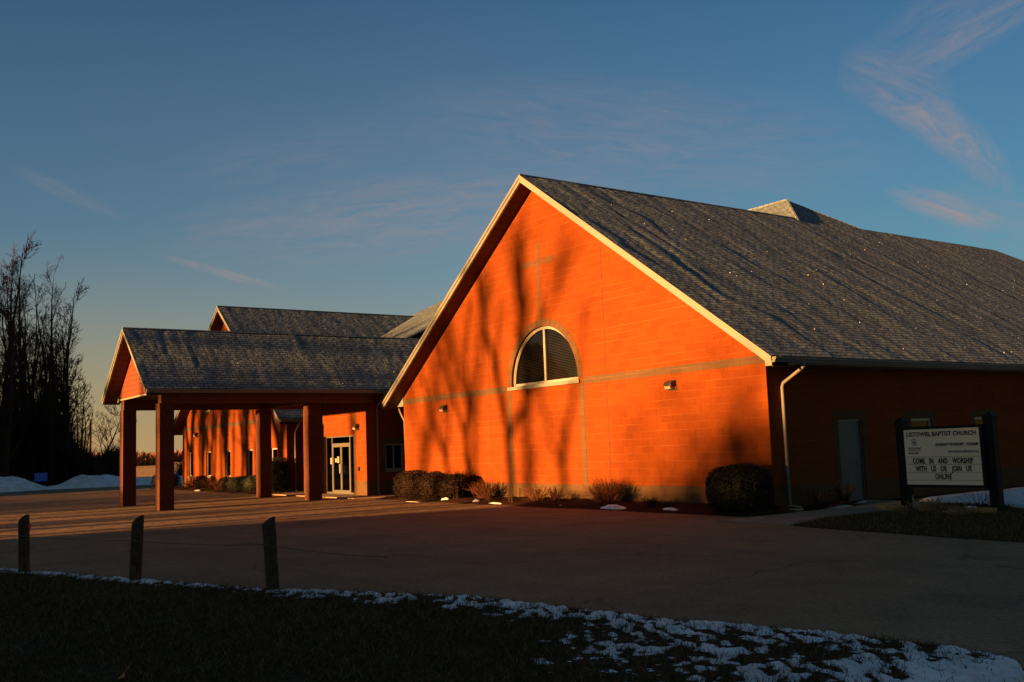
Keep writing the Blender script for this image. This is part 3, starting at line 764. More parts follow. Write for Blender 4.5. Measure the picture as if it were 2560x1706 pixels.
wing_roof = roof_faces('wing_roof', [[(FXM, FY-0.6, FZ), (fe1, FY-0.6, 3.42), (fe1, 14, 3.42), (FXM, 14, FZ)], [(FXM, FY-0.6, FZ), (FXM, 14, FZ), (fe0, 14, fl), (fe0, FY-0.6, fl)]])
cap_ridge([(FXM, FY-0.6, FZ-0.02), (FXM, 12.2, FZ-0.02)], wing_roof)
OEs = OE; OE = 0.5
trims(fe0, FXM, fe1, fl, FZ, 3.42, FY-0.6, FY, wing_roof, gut_y=(6, 6))
OE = OEs


def window(x0, x1, z0, z1, y, parent=church, sill=True, mull=False, depth=0.14, name='window'):
    """opening in a wall facing -y: frame, pane, dark room behind, stone sill"""
    f = MB(); b = 0.075; ya, yb = y+depth-0.07, y+depth-0.01
    f.box(x0+0.002, x0+b, ya, yb, z0+0.002, z1-0.002); f.box(x1-b, x1-0.002, ya, yb, z0+0.002, z1-0.002)
    f.box(x0+b, x1-b, ya, yb, z0+0.002, z0+b); f.box(x0+b, x1-b, ya, yb, z1-b, z1-0.002)
    if mull: f.box((x0+x1)/2-0.03, (x0+x1)/2+0.03, ya+0.003, yb, z0+b, z1-b)
    o = f.build(name, M['white'], parent)
    g_ = MB(); g_.add([(x0+b/2, ya+0.03, z0+b/2), (x1-b/2, ya+0.03, z0+b/2), (x1-b/2, ya+0.03, z1-b/2), (x0+b/2, ya+0.03, z1-b/2)], [(0, 1, 2, 3)]); g_.build('pane', M['glass'], o, fix=False)
    r_ = MB(); r_.box(x0-0.1, x1+0.1, y+depth+0.002, y+depth+0.7, z0-0.1, z1+0.1); r_.f = [q for i, q in enumerate(r_.f) if i != 2]; r_.build('interior', M['darkroom'], o, fix=False)
    if sill:
        s_ = MB(); s_.box(x0-0.09, x1+0.09, y-0.06, ya-0.002, z0-0.10, z0-0.002); s_.build('sill', M['trim'], o)
    return o


for x in wx: window(x-0.4, x+0.4, 0.70, 2.10, FY)
for x in (-39.45, -36.25, -33.05): window(x-0.4, x+0.4, 4.40, 5.8, FY)


def window_x(y0, y1, z0, z1, x, surround=True, blind=True):
    """opening in a wall facing +x"""
    f = MB(); b = 0.07; xa, xb = x-0.11, x-0.05
    f.box(xa, xb, y0+0.002, y0+b, z0+0.002, z1-0.002); f.box(xa, xb, y1-b, y1-0.002, z0+0.002, z1-0.002)
    f.box(xa, xb, y0+b, y1-b, z0+0.002, z0+b); f.box(xa, xb, y0+b, y1-b, z1-b, z1-0.002)
    o = f.build('window', M['white'], church)
    g_ = MB(); g_.add([(x-0.08, y0+b/2, z0+b/2), (x-0.08, y1-b/2, z0+b/2), (x-0.08, y1-b/2, z1-b/2), (x-0.08, y0+b/2, z1-b/2)], [(0, 1, 2, 3)]); g_.build('pane', M['glass'], o, fix=False)
    r_ = MB(); r_.box(x-0.8, x-0.122, y0-0.1, y1+0.1, z0-0.1, z1+0.1); r_.f = [q for i, q in enumerate(r_.f) if i != 5]; r_.build('interior', M['darkroom'], o, fix=False)
    if blind:
        s_ = MB(); s_.box(x-0.119, x-0.112, y0+b, y1-b, z1-0.5, z1-b); s_.build('blind', M['slat'], o)
    if surround:
        s_ = MB(); s_.box(x+0.0005, x+t, y0-0.205, y0-0.001, z0-0.2, z1+0.203); s_.box(x+0.0005, x+t, y1+0.001, y1+0.205, z0-0.2, z1+0.203)
        s_.box(x+0.0005, x+t, y0-0.0008, y1+0.0008, z1+0.001, z1+0.203); s_.build('surround', M['grey_block'], o)
        s_ = MB(); s_.box(x-0.049, x+0.05, y0+0.002, y1-0.002, z0-0.08, z0-0.001); s_.build('sill', M['trim'], o)
    return o


for h in swin[:4]: window_x(h[0][0], h[1][0], h[0][1], h[2][1], 0.0)
# steel side door
dd = MB(); dd.box(-0.10, -0.06, 2.67, 3.57, 0.035, 2.09); door = dd.build('side_door', M['door'], church, bevel=0.004)
dd = MB(); dd.box(-0.115, -0.03, 2.622, 2.668, 0.032, 2.138); dd.box(-0.115, -0.03, 3.572, 3.618, 0.032, 2.138); dd.box(-0.115, -0.03, 2.669, 3.571, 2.092, 2.138); dd.build('frame', M['door'], door)
dd = MB(); dd.tube([(-0.06, 3.47, 1.0), (-0.01, 3.47, 1.0)], 0.012, 8); dd.tube([(-0.012, 3.48, 1.0), (-0.012, 3.36, 1.0)], 0.011, 8); dd.build('handle', M['alu'], door)
dd = MB(); dd.box(0.0005, t+0.001, 2.415, 2.618, 0.556, 2.343); dd.box(0.0005, t+0.001, 3.622, 3.825, 0.556, 2.343); dd.box(0.0005, t+0.001, 2.6185, 3.6215, 2.141, 2.343); dd.build('surround', M['grey_block'], door)
dd = MB(); dd.box(-0.118, 0.03, 2.625, 3.615, 0.0305, 0.05); dd.build('threshold', M['gutter'], door)

# entrance block, its doors and the canopy
EX0, EX1, EY = -26.0, -19.6, -0.7
DX0, DX1, DZ = -23.85, -20.95, 2.46
mb = holed([(EX0, 0), (EX1, 0), (EX1, 4.6), (EX0, 4.6)], [rect(DX0, DX1, 0.005, DZ)], lambda p: (p[0], EY, p[1]), (0, 0.18, 0))
m2 = holed([(EY, 0), (12, 0), (12, 4.3), (EY, 4.3)], [rect(0.02, 0.86, 1.0, 2.05)], lambda p: (EX1, p[0], p[1]), (-0.12, 0, 0)); mb.add(m2.v, m2.f)
mb.add([(EX0, EY, 0), (EX0, 8, 0), (EX0, 8, 4.3), (EX0, EY, 4.3)], [(0, 1, 2, 3)])
mb.build('entrance_wall', M['block'], church, fix=False)
gb = MB(); gb.box(EX0, DX0-0.001, EY-t, EY+0.01, 0, 0.6); gb.box(DX1+0.001, EX1+t, EY-t, EY+0.01, 0, 0.6); gb.box(EX1+0.0005, EX1+t, EY+0.011, 12, 0, 0.6); gb.build('plinth', M['grey_block'], church)
gb = MB(); gb.box(DX0-0.21, DX0-0.002, EY-t, EY+0.01, 0.6, 4.1); gb.build('stone_strip', M['grey_block'], church); gb = MB(); gb.box(DX1+0.002, DX1+0.205, EY-t, EY+0.01, 0.6, 4.1); gb.build('stone_strip', M['grey_block'], church)
f = MB(); ya, yb = EY+0.10, EY+0.17
sx = (DX0, DX0+0.62, DX1-0.56, DX1); tz = 2.12
fr = 0.055
f.box(DX0+0.002, DX0+fr, ya, yb, 0.04, DZ-0.002); f.box(DX1-fr, DX1-0.002, ya, yb, 0.04, DZ-0.002)
f.box(DX0+fr, DX1-fr, ya, yb, DZ-fr, DZ-0.002)
for x in sx[1:3]: f.box(x-fr/2, x+fr/2, ya, yb, 0.04, DZ-fr)
f.box(DX0+fr, sx[1]-fr/2, ya, yb, 0.04, 0.11); f.box(sx[2]+fr/2, DX1-fr, ya, yb, 0.04, 0.11); f.box(sx[1]+fr/2, sx[2]-fr/2, ya, yb, tz-0.04, tz+0.03)
ent = f.build('entrance_frame', M['alu'], church)
g_ = MB(); yg = ya+0.04
for a, b, c0, d0 in ((DX0+0.03, sx[1], 0.08, DZ-0.03), (sx[2], DX1-0.03, 0.08, DZ-0.03), (sx[1], sx[2], tz, DZ-0.03)):
    g_.add([(a, yg, c0), (b, yg, c0), (b, yg, d0), (a, yg, d0)], [(0, 1, 2, 3)])
g_.build('pane', M['glass'], ent, fix=False)
xm = (sx[1]+sx[2])/2
for a, b, hs in ((sx[1]+fr/2+0.004, xm-0.004, 1), (xm+0.004, sx[2]-fr/2-0.004, -1)):
    f = MB(); w = 0.07; y0, y1 = ya+0.005, yb-0.01; z0, z1 = 0.045, tz-0.045
    f.box(a, a+w, y0, y1, z0, z1); f.box(b-w, b, y0, y1, z0, z1); f.box(a+w, b-w, y0, y1, z0, z0+0.15); f.box(a+w, b-w, y0, y1, z1-0.08, z1)
    dr = f.build('glass_door', M['alu'], church)
    g_ = MB(); g_.add([(a+w, yg, z0+0.1), (b-w, yg, z0+0.1), (b-w, yg, z1-0.05), (a+w, yg, z1-0.05)], [(0, 1, 2, 3)]); g_.build('pane', M['glass'], dr, fix=False)
    hx = b-0.035 if hs > 0 else a+0.035
    h_ = MB(); h_.tube([(hx, y0, 0.9), (hx, y0-0.06, 0.9), (hx, y0-0.06, 1.28), (hx, y0, 1.28)], 0.014, 8); h_.build('handle', M['white'], dr)
for q in ((.42, .60, 1.33, 1.60), (.20, .38, 1.36, 1.52), (-.26, -.06, 1.28, 1.55)):
    nt_ = MB(); nt_.box(sx[1]+q[0], sx[1]+q[1], yg-0.006, yg-0.003, q[2], q[3]); nt_.build('notice', M['paper'], ent)
r_ = MB(); r_.box(DX0-0.5, DX1+0.5, EY+0.185, EY+5, 0.0, DZ+0.4); r_.f = [q for i, q in enumerate(r_.f) if i != 2]; r_.build('interior', M['darkroom'], ent, fix=False)
w_ = window_x(0.02, 0.86, 1.0, 2.05, EX1, surround=True, blind=False)
w2 = MB(); w2.box(EX1-0.108, EX1-0.052, 0.40, 0.45, 1.07, 1.98); w2.build('mullion', M['white'], w_)

CX0, CXM, CX1, CY, CZR, CZE = -25.1, -22.0, -18.9, -9.5, 6.64, 4.19
cs = (CZR-CZE)/(CX1-CXM)
canopy = roof_faces('canopy_roof', [[(CXM, CY, CZR), (CX1, CY, CZE), (CX1, 6, CZE), (CXM, 9, CZR)], [(CXM, CY, CZR), (CXM, 9, CZR), (CX0, 6, CZE), (CX0, CY, CZE)]])
cap_ridge([(CXM, CY, CZR-0.02), (CXM, 8, CZR-0.02)], canopy)
frost(canopy, CXM+0.2, CX1-0.2, CZR-cs*0.2, cs, -9, 4, 12, 5)
OE = 0.4
trims(CX0, CXM, CX1, CZE, CZR, CZE, CY, CY+0.55, canopy, gut_y=(5, 5), fd=0.16, soff=0.27)
OE = OEs
# gable panel, beams, ceiling
gp = MB(); gp.prism([(-24.6, 4.14), (-19.2, 4.14), (-19.2, CZR-cs*(CXM+22+2.8)-0.3), (CXM, CZR-0.32), (-24.6, CZR-cs*2.6-0.3)], CY+0.55, CY+0.62)
gp.build('canopy_gable', mat('canopy_siding', build=siding((0.1420, 0.0319, 0.0085), 0.19), rough=0.8), church)
gt = MB(); gt.box(-24.62, -19.14, CY+0.53, CY+0.549, 4.075, 4.139); gt.build('gable_trim', M['trim'], church)
for x0, x1 in ((-24.6, -24.2), (-19.55, -19.15)):
    b = MB(); b.box(x0, x1, CY+0.6, EY-0.01, 3.70, 4.07); b.build('canopy_beam', M['beam'], church)
b = MB(); b.box(-24.195, -19.555, CY+0.63, EY-0.01, 4.08, 4.10); b.build('canopy_ceiling', M['ceiling'], church)
b = MB(); b.box(-24.195, -19.555, -3.2, -2.9, 3.70, 4.07); b.build('canopy_beam', M['beam'], church)
for x, y in ((-24.6, -8.95), (-19.65, -8.95), (-24.95, -3.32), (-19.9, -3.32)):
    b = MB(); b.box(x, x+0.5, y, y+0.5, 0.0, 3.70 if y < -5 else 3.70)
    b.build('column', M['column_block'], church, bevel=0.008)
# side soffit where the right eave overhangs the beam
b = MB(); b.box(-19.148, CX1-0.02, CY+0.65, 1.0, 3.99, 4.0); b.build('canopy_soffit', M['ceiling'], church)


def downspout(x, y, ztop, dx, rad=0.042, zb=0.06):
    """elbow from the gutter back to the wall, then straight down"""
    c = MB(); c.tube([(x+dx, y+0.02, ztop), (x+dx, y, ztop-0.10), (x+dx*0.95, y, ztop-0.14), (x+0.04, y, ztop-0.46), (x, y, ztop-0.56), (x, y, zb+0.12), (x+0.02, y, zb+0.04), (x+0.12, y, zb)], rad, 8)
    return c.build('downspout', M['gutter'], church, smooth=True)


downspout(0.07, 0.47, ZE-0.13, OE)
downspout(EX1+0.06, -0.34, CZE-0.14, 0.68)
downspout(FX1+0.06, -0.2, 3.30, 0.55)
c = MB(); c.tube([(-WM-0.5, 0.06, ZE-0.25), (-WM-0.3, 0.06, ZE-0.5), (-WM-0.06, 0.06, ZE-0.75), (-WM-0.06, 0.1, 0.1)], 0.042, 8); c.build('downspout', M['gutter'], church, smooth=True)


# ---------------------------------------------------------------- wall lamps
def wall_lamp(x, y, z, label):
    e = empty('wall_lamp', (x, y, z), label, 'lamp', 'wall pack lamps on the church fronts')
    b = MB(); pr = [(0, 0.12), (-0.06, 0.13), (-0.17, 0.09), (-0.21, 0.01), (-0.21, -0.02), (0, -0.02)]
    b.prism([(y+p, z+q) for p, q in pr], x-0.14, x+0.14, 'x'); b.build('housing', M['bronze'], e, bevel=0.012)
    b = MB(); b.prism([(y-0.01, z-0.022), (y-0.205, z-0.022), (y-0.17, z-0.10), (y-0.01, z-0.12)], x-0.125, x+0.10, 'x'); b.build('lens', M['lens'], e, bevel=0.01)
    b = MB(); b.box(x-0.16, x+0.16, y-0.004 if False else y-0.012, y-0.002, z-0.14, z+0.14); b.build('back_plate', M['bronze'], e)
    return e


wall_lamp(-3.2, 0, 3.22, 'dark wall lamp right of the arched window, near the boxwood corner')
wall_lamp(-14.85, 0, 3.20, 'dark wall lamp left of the arched window under the grey band')
wall_lamp(-20.55, EY, 2.76, 'dark wall lamp beside the glass entrance doors')
wall_lamp(-41.4, FY, 3.08, 'small dark wall lamp on the far wing gable')
jb = MB(); jb.box(-20.55, -20.42, EY-0.04, EY-0.002, 1.0, 1.16); tag(jb.build('button_box', M['blackmetal']), 'small grey switch box on the wall right of the entrance doors', 'switch box')


# ---------------------------------------------------------------- plants
def limbs_to_mesh(name, limbs, m, parent=None, kbig=6):
    mb = MB()
    for pts, rad in limbs: mb.tube(pts, rad, kbig if max(rad) > 0.04 else 3, cap=False)
    return mb.build(name, m, parent, fix=False, smooth=True)


def wander(rng, p, d, L, n, wob, upb=0.0):
    pts = [Vector(p)]; d = Vector(d).normalized()
    for i in range(n):
        d = (d+Vector((rng.gauss(0, wob), rng.gauss(0, wob), rng.gauss(0, wob)+upb))).normalized(); pts.append(pts[-1]+d*(L/n))
    return pts


def side_dir(rng, axis, ang):
    axis = axis.normalized(); a = Vector((rng.gauss(0, 1), rng.gauss(0, 1), rng.gauss(0, 1))); a = (a-axis*a.dot(axis)).normalized()
    return axis*math.cos(ang)+a*math.sin(ang)


def make_tree(rng, H, r0, nb=26, spread=0.5, start=0.18, lean=(0, 0), twigs=5, sub=6, forks=1, twr=0.012, ang=(0.5, 0.95)):
    """bare deciduous tree: tapering stems, limbs, branches and twigs; returns (trunk limbs, crown limbs)"""
    trunk, crown = [], []
    stems = []
    for k in range(forks):
        d = Vector((lean[0]+rng.gauss(0, 0.10*(forks > 1)), lean[1]+rng.gauss(0, 0.10*(forks > 1)), 1)); h = H*(1 if k == 0 else rng.uniform(0.7, 0.95))
        pts = wander(rng, (rng.gauss(0, 0.1)*(k > 0), rng.gauss(0, 0.1)*(k > 0), -0.1), d, h, 14, 0.045, 0.03)
        rr = r0*(1 if k == 0 else 0.75); rad = [max(0.012, rr*(1-i/14)**0.9+0.012) for i in range(15)]
        trunk.append((pts, rad)); stems.append((pts, rad))
    for pts, rad in stems:
        for b in range(nb//forks):
            tpos = start+(1-start)*(b+rng.random())/(nb/forks)
            fi = min(13.99, tpos*14); i = int(fi); p = pts[i].lerp(pts[i+1], fi-i); ax = pts[i+1]-pts[i]
            L = H*spread*(1-tpos*0.58)*rng.uniform(0.55, 1.0); r = max(twr, rad[i]*0.42)
            bp = wander(rng, p, side_dir(rng, ax, rng.uniform(*ang)), L, 7, 0.07, 0.09)
            br = [max(twr*0.8, r*(1-j/7.5)) for j in range(8)]; (trunk if r > 0.05 else crown).append((bp, br))
            for s in range(sub):
                j = rng.randint(1, 6); q = bp[j]; L2 = L*rng.uniform(0.28, 0.6)*(1.15-j/9)
                sp_ = wander(rng, q, side_dir(rng, bp[j+1]-bp[j], rng.uniform(0.4, 0.9)), L2, 4, 0.14, 0.08)
                crown.append((sp_, [max(twr*0.7, br[j]*0.5*(1-x/4.6)) for x in range(5)]))
                for w in range(twigs):
                    jj = rng.randint(1, 3); tw = wander(rng, sp_[jj], side_dir(rng, sp_[jj+1]-sp_[jj], rng.uniform(0.3, 0.9)), L2*rng.uniform(0.25, 0.6), 2, 0.15, 0.05)
                    crown.append((tw, [twr*0.75, twr*0.6, twr*0.4]))
    return trunk, crown


def tree_thing(rng, name, loc, label, group, cat='tree', **kw):
    e = empty(name, (0, 0, 0), label, cat, group)
    tr, cr = make_tree(rng, **kw)
    limbs_to_mesh('trunk', tr, M['bark'], e, 7); limbs_to_mesh('crown', cr, M['twig'], e, 4)
    e.location = loc
    return e


rng = random.Random(11)
# the wood left of the parking lot
spec = [dict(H=18.6, r0=0.24, nb=30, spread=0.30, start=0.15, twr=0.013, ang=(0.35, 0.8), sub=8, twigs=5), dict(H=17.6, r0=0.20, nb=40, spread=0.32, start=0.12, forks=2, twr=0.013, ang=(0.35, 0.85), sub=7, twigs=5),
        dict(H=15, r0=0.18, nb=46, spread=0.33, start=0.1, forks=2, twr=0.018, ang=(0.35, 0.85)), dict(H=10, r0=0.12, nb=42, spread=0.30, start=0.06, forks=3, twr=0.016)]
protos = []
wood = [(0, -76, -5.9, 1.04), (0, -72, -4.6, 0.97), (1, -80, -3.5, 1.06), (0, -70, -2.6, 0.92), (2, -74, -1.9, 1.12), (1, -66, -5.5, 0.8), (2, -66, -2.9, 1.0), (3, -68, -1.6, 0.75), (2, -82, -3.2, 1.0),
        (3, -76, -1.2, 1.1), (3, -71, -2.2, 1.0), (1, -88, -6, 1.05), (2, -62, -7.6, 1.15), (0, -64, -9.5, 0.95), (2, -86, -4, 1.1), (0, -84, -8.5, 1.1), (1, -70, -11, 1.0), (0, -78, -14, 1.0), (2, -66, -15, 1.1),
        (3, -63.5, -4.3, 1.0), (3, -64, -2.2, 0.8), (1, -60, -13, 1.0), (3, -72, -3.4, 1.2), (3, -79, -1.6, 1.25), (3, -66, -6.6, 1.2)]
names_ = {0: 'tall straight bare tree', 1: 'tall forked bare tree', 2: 'mid height bushy bare tree', 3: 'low many stemmed bare tree'}
wh = ['at the left edge of the photo', 'second tall spire from the left edge', 'behind the tall spires', 'spire above the blue sign', 'behind the blue sign', 'in front of the left spires',
      'just above the blue sign', 'right fringe behind the snow', 'far back at the right fringe', 'low fringe beside the pole', 'shortest at the right fringe', 'deep in the wood at the left edge', 'near the left end of the snow',
      'beyond the left edge near the snow', 'deep behind the tall spires', 'far back beyond the left edge', 'outside the left edge', 'farthest outside the left edge', 'near row outside the left edge', 'front row left of the blue sign',
      'front row right of the blue sign', 'outside the left edge beside the lot', 'in the middle of the thicket', 'behind the snow heap', 'front row at the left edge']
for i, (k, x, y, s) in enumerate(wood):
    lab = f'{names_[k]} in the dark wood, {wh[i]}'
    got = [p for p in protos if p[0] == k]
    if not got or (k in (0, 1) and len(got) < 2):
        e = tree_thing(rng, 'bare_tree', (x, y, 0), lab, 'bare trees of the wood left of the lot', **spec[k]); protos.append((k, e))
    else:
        e = copy_tree(got[i % len(got)][1]); e['label'] = lab
    e.location = (x, y, -0.05); e.rotation_euler = (0, 0, rng.uniform(0, 6.28)); e.scale = (s, s, s)
e = tree_thing(rng, 'bare_tree', (-67, -4.0, 0), 'broad rounded bare tree with fine twigs at the right side of the wood', 'bare trees of the wood left of the lot', H=11.5, r0=0.2, nb=60, spread=0.36, start=0.14, forks=3, twr=0.014, ang=(0.5, 1.15), sub=8, twigs=5)
e = tree_thing(rng, 'bare_tree', (-64.5, -5.0, 0), 'bare tree with steep fine twigs just right of the tallest spires', 'bare trees of the wood left of the lot', H=13.5, r0=0.2, nb=64, spread=0.36, start=0.1, forks=3, twr=0.013, ang=(0.4, 0.9), sub=8, twigs=5)
# small leaning tree and bush by the pole
e = tree_thing(rng, 'bare_tree', (-93, 4.8, 0), 'small wide bare tree leaning right over the dark pole', 'bare trees of the wood left of the lot', H=7.2, r0=0.16, nb=16, spread=0.75, start=0.25, lean=(0.25, 0.55), twr=0.022)
e = tree_thing(rng, 'bare_tree', (-97, 9.3, 0), 'tiny bare sapling between the leaning tree and the left canopy column', 'bare trees of the wood left of the lot', H=3.8, r0=0.05, nb=14, spread=0.4, start=0.3, twr=0.018)

# utility pole
e = empty('utility_pole', (-100, 6.22, 0), 'dark thin utility pole beside the leaning bare tree', 'pole')
b = MB(); b.tube([(-100, 6.22, -0.2), (-100, 6.22, 6.35)], [0.15, 0.12], 10); b.build('shaft', M['bark'], e)
b = MB(); b.tube([(-100, 6.22, 6.35), (-100, 6.22, 6.45)], [0.13, 0.10], 10); b.build('cap', M['bronze'], e)


def thicket(name, x0, x1, y0, y1, h, n, m, label, seed, cat='thicket', w=0.05, L=(0.6, 2.0), shape=None, keep=None):
    rs = np.random.RandomState(seed); x = rs.uniform(x0, x1, n); y = rs.uniform(y0, y1, n)
    if keep: k0 = keep(x, y); x, y = x[k0], y[k0]; n = len(x)
    hh = h*(0.55+0.7*fbm(x*0.35+5, y*0.35, 1.0, 3, seed)) if shape is None else shape(x, y)
    z = rs.uniform(0, 1, n)**1.3*hh
    d = np.stack([rs.normal(0, .5, n), rs.normal(0, .5, n), rs.uniform(0.4, 1.2, n)], 1); d /= np.linalg.norm(d, axis=1)[:, None]
    Ls = rs.uniform(L[0], L[1], n)[:, None]; P = np.stack([x, y, z], 1); a = rs.uniform(0, 6.28, n); s = np.stack([np.cos(a), np.sin(a), 0*a], 1)*w*rs.uniform(.4, 1.2, n)[:, None]
    V = np.stack([P-s, P+s, P+d*Ls], 1).reshape(-1, 3); o = np.arange(n)*3
    return tag(np_mesh(name, V, np.stack([o, o+1, o+2], 1), m), label, cat, kind='stuff')


thicket('undergrowth', -88, -63, -24, 4.2, 4.6, 70000, M['bark'], 'dense dark leafless undergrowth filling the wood behind the snow heaps', 4, keep=lambda x, y: y < -1.6-(x+61)*0.215, shape=lambda x, y: np.clip(0.6+1.05*(-1.2-(x+61)*0.215-y), 0.6, 6.2)*(0.6+0.6*fbm(x*.35, y*.35, 1, 3, 4)))
thicket('roadside_brush', -93, -88, 5.5, 7.4, 2.3, 5000, M['bark'], 'dark leafless bush clump left of the canopy columns beyond the snow', 5)
thicket('roadside_brush', -62, -59, 4.5, 7.5, 0.9, 3000, M['bark'], 'low dark brush on the snow between the canopy columns', 6)
thicket('undergrowth', -98, -52, -115, -90, 25, 90000, M['bark'], 'added unseen leafless thicket keeping the sun off the wood and snow heaps', 14, w=0.16, L=(1.5, 4.5), shape=lambda x, y: 24+2*np.sin(x))  # added out of view, tall enough to shade the wood and snow heaps
# far tree lines, several hundred metres off
thicket('distant_treeline', -620, -560, -80, 900, 9, 60000, M['farbrush'], 'long low orange lit tree line on the far horizon', 8, 'tree line', w=1.1, L=(1.5, 4), shape=lambda x, y: 2+6*fbm(x*0.02, y*0.02, 1, 4, 3)**1.4)
thicket('distant_treeline', -330, -300, 10, 70, 7, 16000, M['farbrush'], 'nearer russet tree clump on the horizon left of the canopy columns', 9, 'tree line', w=0.5, L=(0.8, 2.4), shape=lambda x, y: 1.2+3.6*fbm(x*0.05, y*0.05, 1, 4, 6)**1.5)
# small farmhouse by the far trees
e = empty('farmhouse', (-520, 260, 0), 'tiny pale farmhouse before the far tree line', 'house')
b = MB(); b.box(-524, -516, 150, 162, 0, 3.2); b.build('wall', M['house'], e)
b = MB(); b.prism([(149.5, 3.2), (162.5, 3.2), (156, 6.4)], -524.5, -515.5, 'x'); b.build('roof', M['shingle'], e)

# snow heaps by the wood
def heap(name, pts, label, seed, w0=2.2):
    """ploughed ridge of snow: pts = (x, y, height, half width)"""
    pts = np.array(pts, float); n = 90; tt = np.linspace(0, len(pts)-1, n); q = np.stack([np.interp(tt, range(len(pts)), pts[:, i]) for i in range(4)], 1)
    d = np.gradient(q[:, :2], axis=0); d /= np.linalg.norm(d, axis=1)[:, None]; nr = np.stack([-d[:, 1], d[:, 0]], 1)
    k = 25; V = []
    for j, u in enumerate(np.linspace(-1, 1, k)):
        ww = q[:, 3]; x = q[:, 0]+nr[:, 0]*u*ww; y = q[:, 1]+nr[:, 1]*u*ww
        z = q[:, 2]*(1-abs(u)**1.7)*(0.75+0.5*fbm(x, y, 0.8, 3, seed))+0.10*fbm(x, y, 4, 3, seed+5)*(1-u*u)-0.03
        V.append(np.stack([x, y, z], 1))
    V = np.stack(V, 1); i = np.arange(n*k).reshape(n, k)
    Fq = np.stack([i[:-1, :-1], i[1:, :-1], i[1:, 1:], i[:-1, 1:]], -1).reshape(-1, 4)
    return tag(np_mesh(name, V.reshape(-1, 3), Fq, M['snow'], smooth=True), label, 'snow heap', 'ploughed snow heaps')


heap('snow_heap', [(-58, -20, 0.7, 2.4), (-58.5, -12, 0.9, 2.4), (-58.4, -8.5, 1.05, 2.4), (-58.4, -6.9, 0.75, 2.0), (-58.2, -5.8, 0.25, 1.3), (-58, -5.2, 0.03, 0.6)], 'grey blue snow heap at the left edge of the lot', 21)
heap('snow_heap', [(-57.6, -6.6, 0.02, 0.5), (-57.9, -4.8, 0.3, 1.3), (-58.3, -3.2, 0.86, 2.2), (-58.3, -1.8, 0.84, 2.2), (-58, 0.2, 0.5, 1.8), (-58, 2.5, 0.5, 1.6), (-58, 6, 0.45, 1.6), (-57.5, 12, 0.5, 1.5)], 'long humped snow heap right of the blue parking sign', 31)
heap('snow_heap', [(-74, 7.4, 0.3, 1.8), (-74, 9.2, 1.1, 2.6), (-74, 12, 1.15, 2.6), (-74, 16, 0.8, 2)], 'pale snow heap with weeds farther off between the canopy columns', 41)


def mound(x, y, rx, ry, h, label, seed, z0=0.03, group='small leftover snow patches'):
    rx *= 0.8; ry *= 0.8; h *= 0.75
    n, k = 22, 7; V = [(x, y, z0+h)]
    rr = np.random.RandomState(seed); jit = 0.8+0.4*rr.rand(n)
    for i in range(1, k):
        u = i/(k-1)
        for j in range(n):
            a = 2*math.pi*j/n; r = u*(0.5*jit[j]+0.25*jit[(j+1) % n]+0.25*jit[j-1]); V.append((x+rx*r*math.cos(a), y+ry*r*math.sin(a), z0+h*(1-u**2)*(0.8+0.4*rr.rand())-0.012*(u > .9)))
    Fc = [(0, 1+j, 1+(j+1) % n) for j in range(n)]+[(1+(i-1)*n+j, 1+i*n+j, 1+i*n+(j+1) % n, 1+(i-1)*n+(j+1) % n) for i in range(1, k-1) for j in range(n)]
    mb = MB(); mb.add(V, Fc); return tag(mb.build('snow_patch', M['snow'], smooth=True), label, 'snow', group)


mound(-12.95, -1.25, 0.33, 0.2, 0.16, 'small snow lump in the bed beside the bronze shrubs', 1)
mound(-10.9, -1.35, 0.26, 0.16, 0.12, 'small snow lump between the dry bushes below the arched window', 2)
mound(-9.55, -1.55, 0.5, 0.12, 0.05, 'thin flat snow sliver at the bed edge below the arched window', 3)
mound(-4.15, -1.45, 0.62, 0.2, 0.13, 'broad snow patch in the bed right of the largest dry bush', 4)
mound(-2.15, -1.35, 0.42, 0.16, 0.10, 'snow patch in the bed left of the dark boxwood', 5)
mound(-6.35, -1.5, 0.08, 0.06, 0.05, 'tiniest snow dot in the bed left of the largest dry bush', 6)
mound(0.75, 1.35, 0.14, 0.7, 0.06, 'narrow snow strip in the bed beside the side wall downspout', 7)
mound(3.75, 2.0, 0.20, 0.3, 0.08, 'small snow patch between the church sign posts', 8)
mound(-13.9, -1.95, 0.75, 0.05, 0.015, 'thin snow line on the asphalt before the bronze shrubs', 9, 0.002)
mound(0.1, 3.1, 0.25, 0.4, 0.025, 'thin snow on the side door threshold', 12, 0.03)
for i, (x, w) in enumerate(((-44.3, .5), (-42.2, .45), (-37.2, .5))): mound(x, -1.9, w, 0.2, 0.07, ['snow sliver under the leftmost round shrub of the far wing', 'snow sliver in the far wing bed below the leftmost window', 'snow sliver in the far wing bed below the middle window'][i], 15+i)
# snow field behind the sign
sx_, sy_ = np.meshgrid(np.linspace(1.05, 12, 150), np.linspace(2.2, 13.5, 150), indexing='ij')
e1 = np.interp(sx_, [1.0, 1.3, 2.05, 3.3, 4.6, 6, 12], [4.4, 3.75, 3.6, 3.45, 2.65, 2.3, 2.2]); ed = np.minimum(sy_-e1, (sx_-1.12)*1.6)+0.25*(fbm(sx_, sy_, 1.5, 3, 9)-0.5)
zs = np.clip(ed*0.25, -0.02, 0.09)+0.03*fbm(sx_, sy_, 1.2, 3, 2)*(ed > 0)+0.012
i = np.arange(sx_.size).reshape(sx_.shape); Fq = np.stack([i[:-1, :-1], i[1:, :-1], i[1:, 1:], i[:-1, 1:]], -1).reshape(-1, 4)
tag(np_mesh('snow_cover', np.stack([sx_, sy_, zs], -1).reshape(-1, 3), Fq, M['snow'], smooth=True), 'smooth snow cover on the lawn behind the church sign', 'snow', kind='stuff')


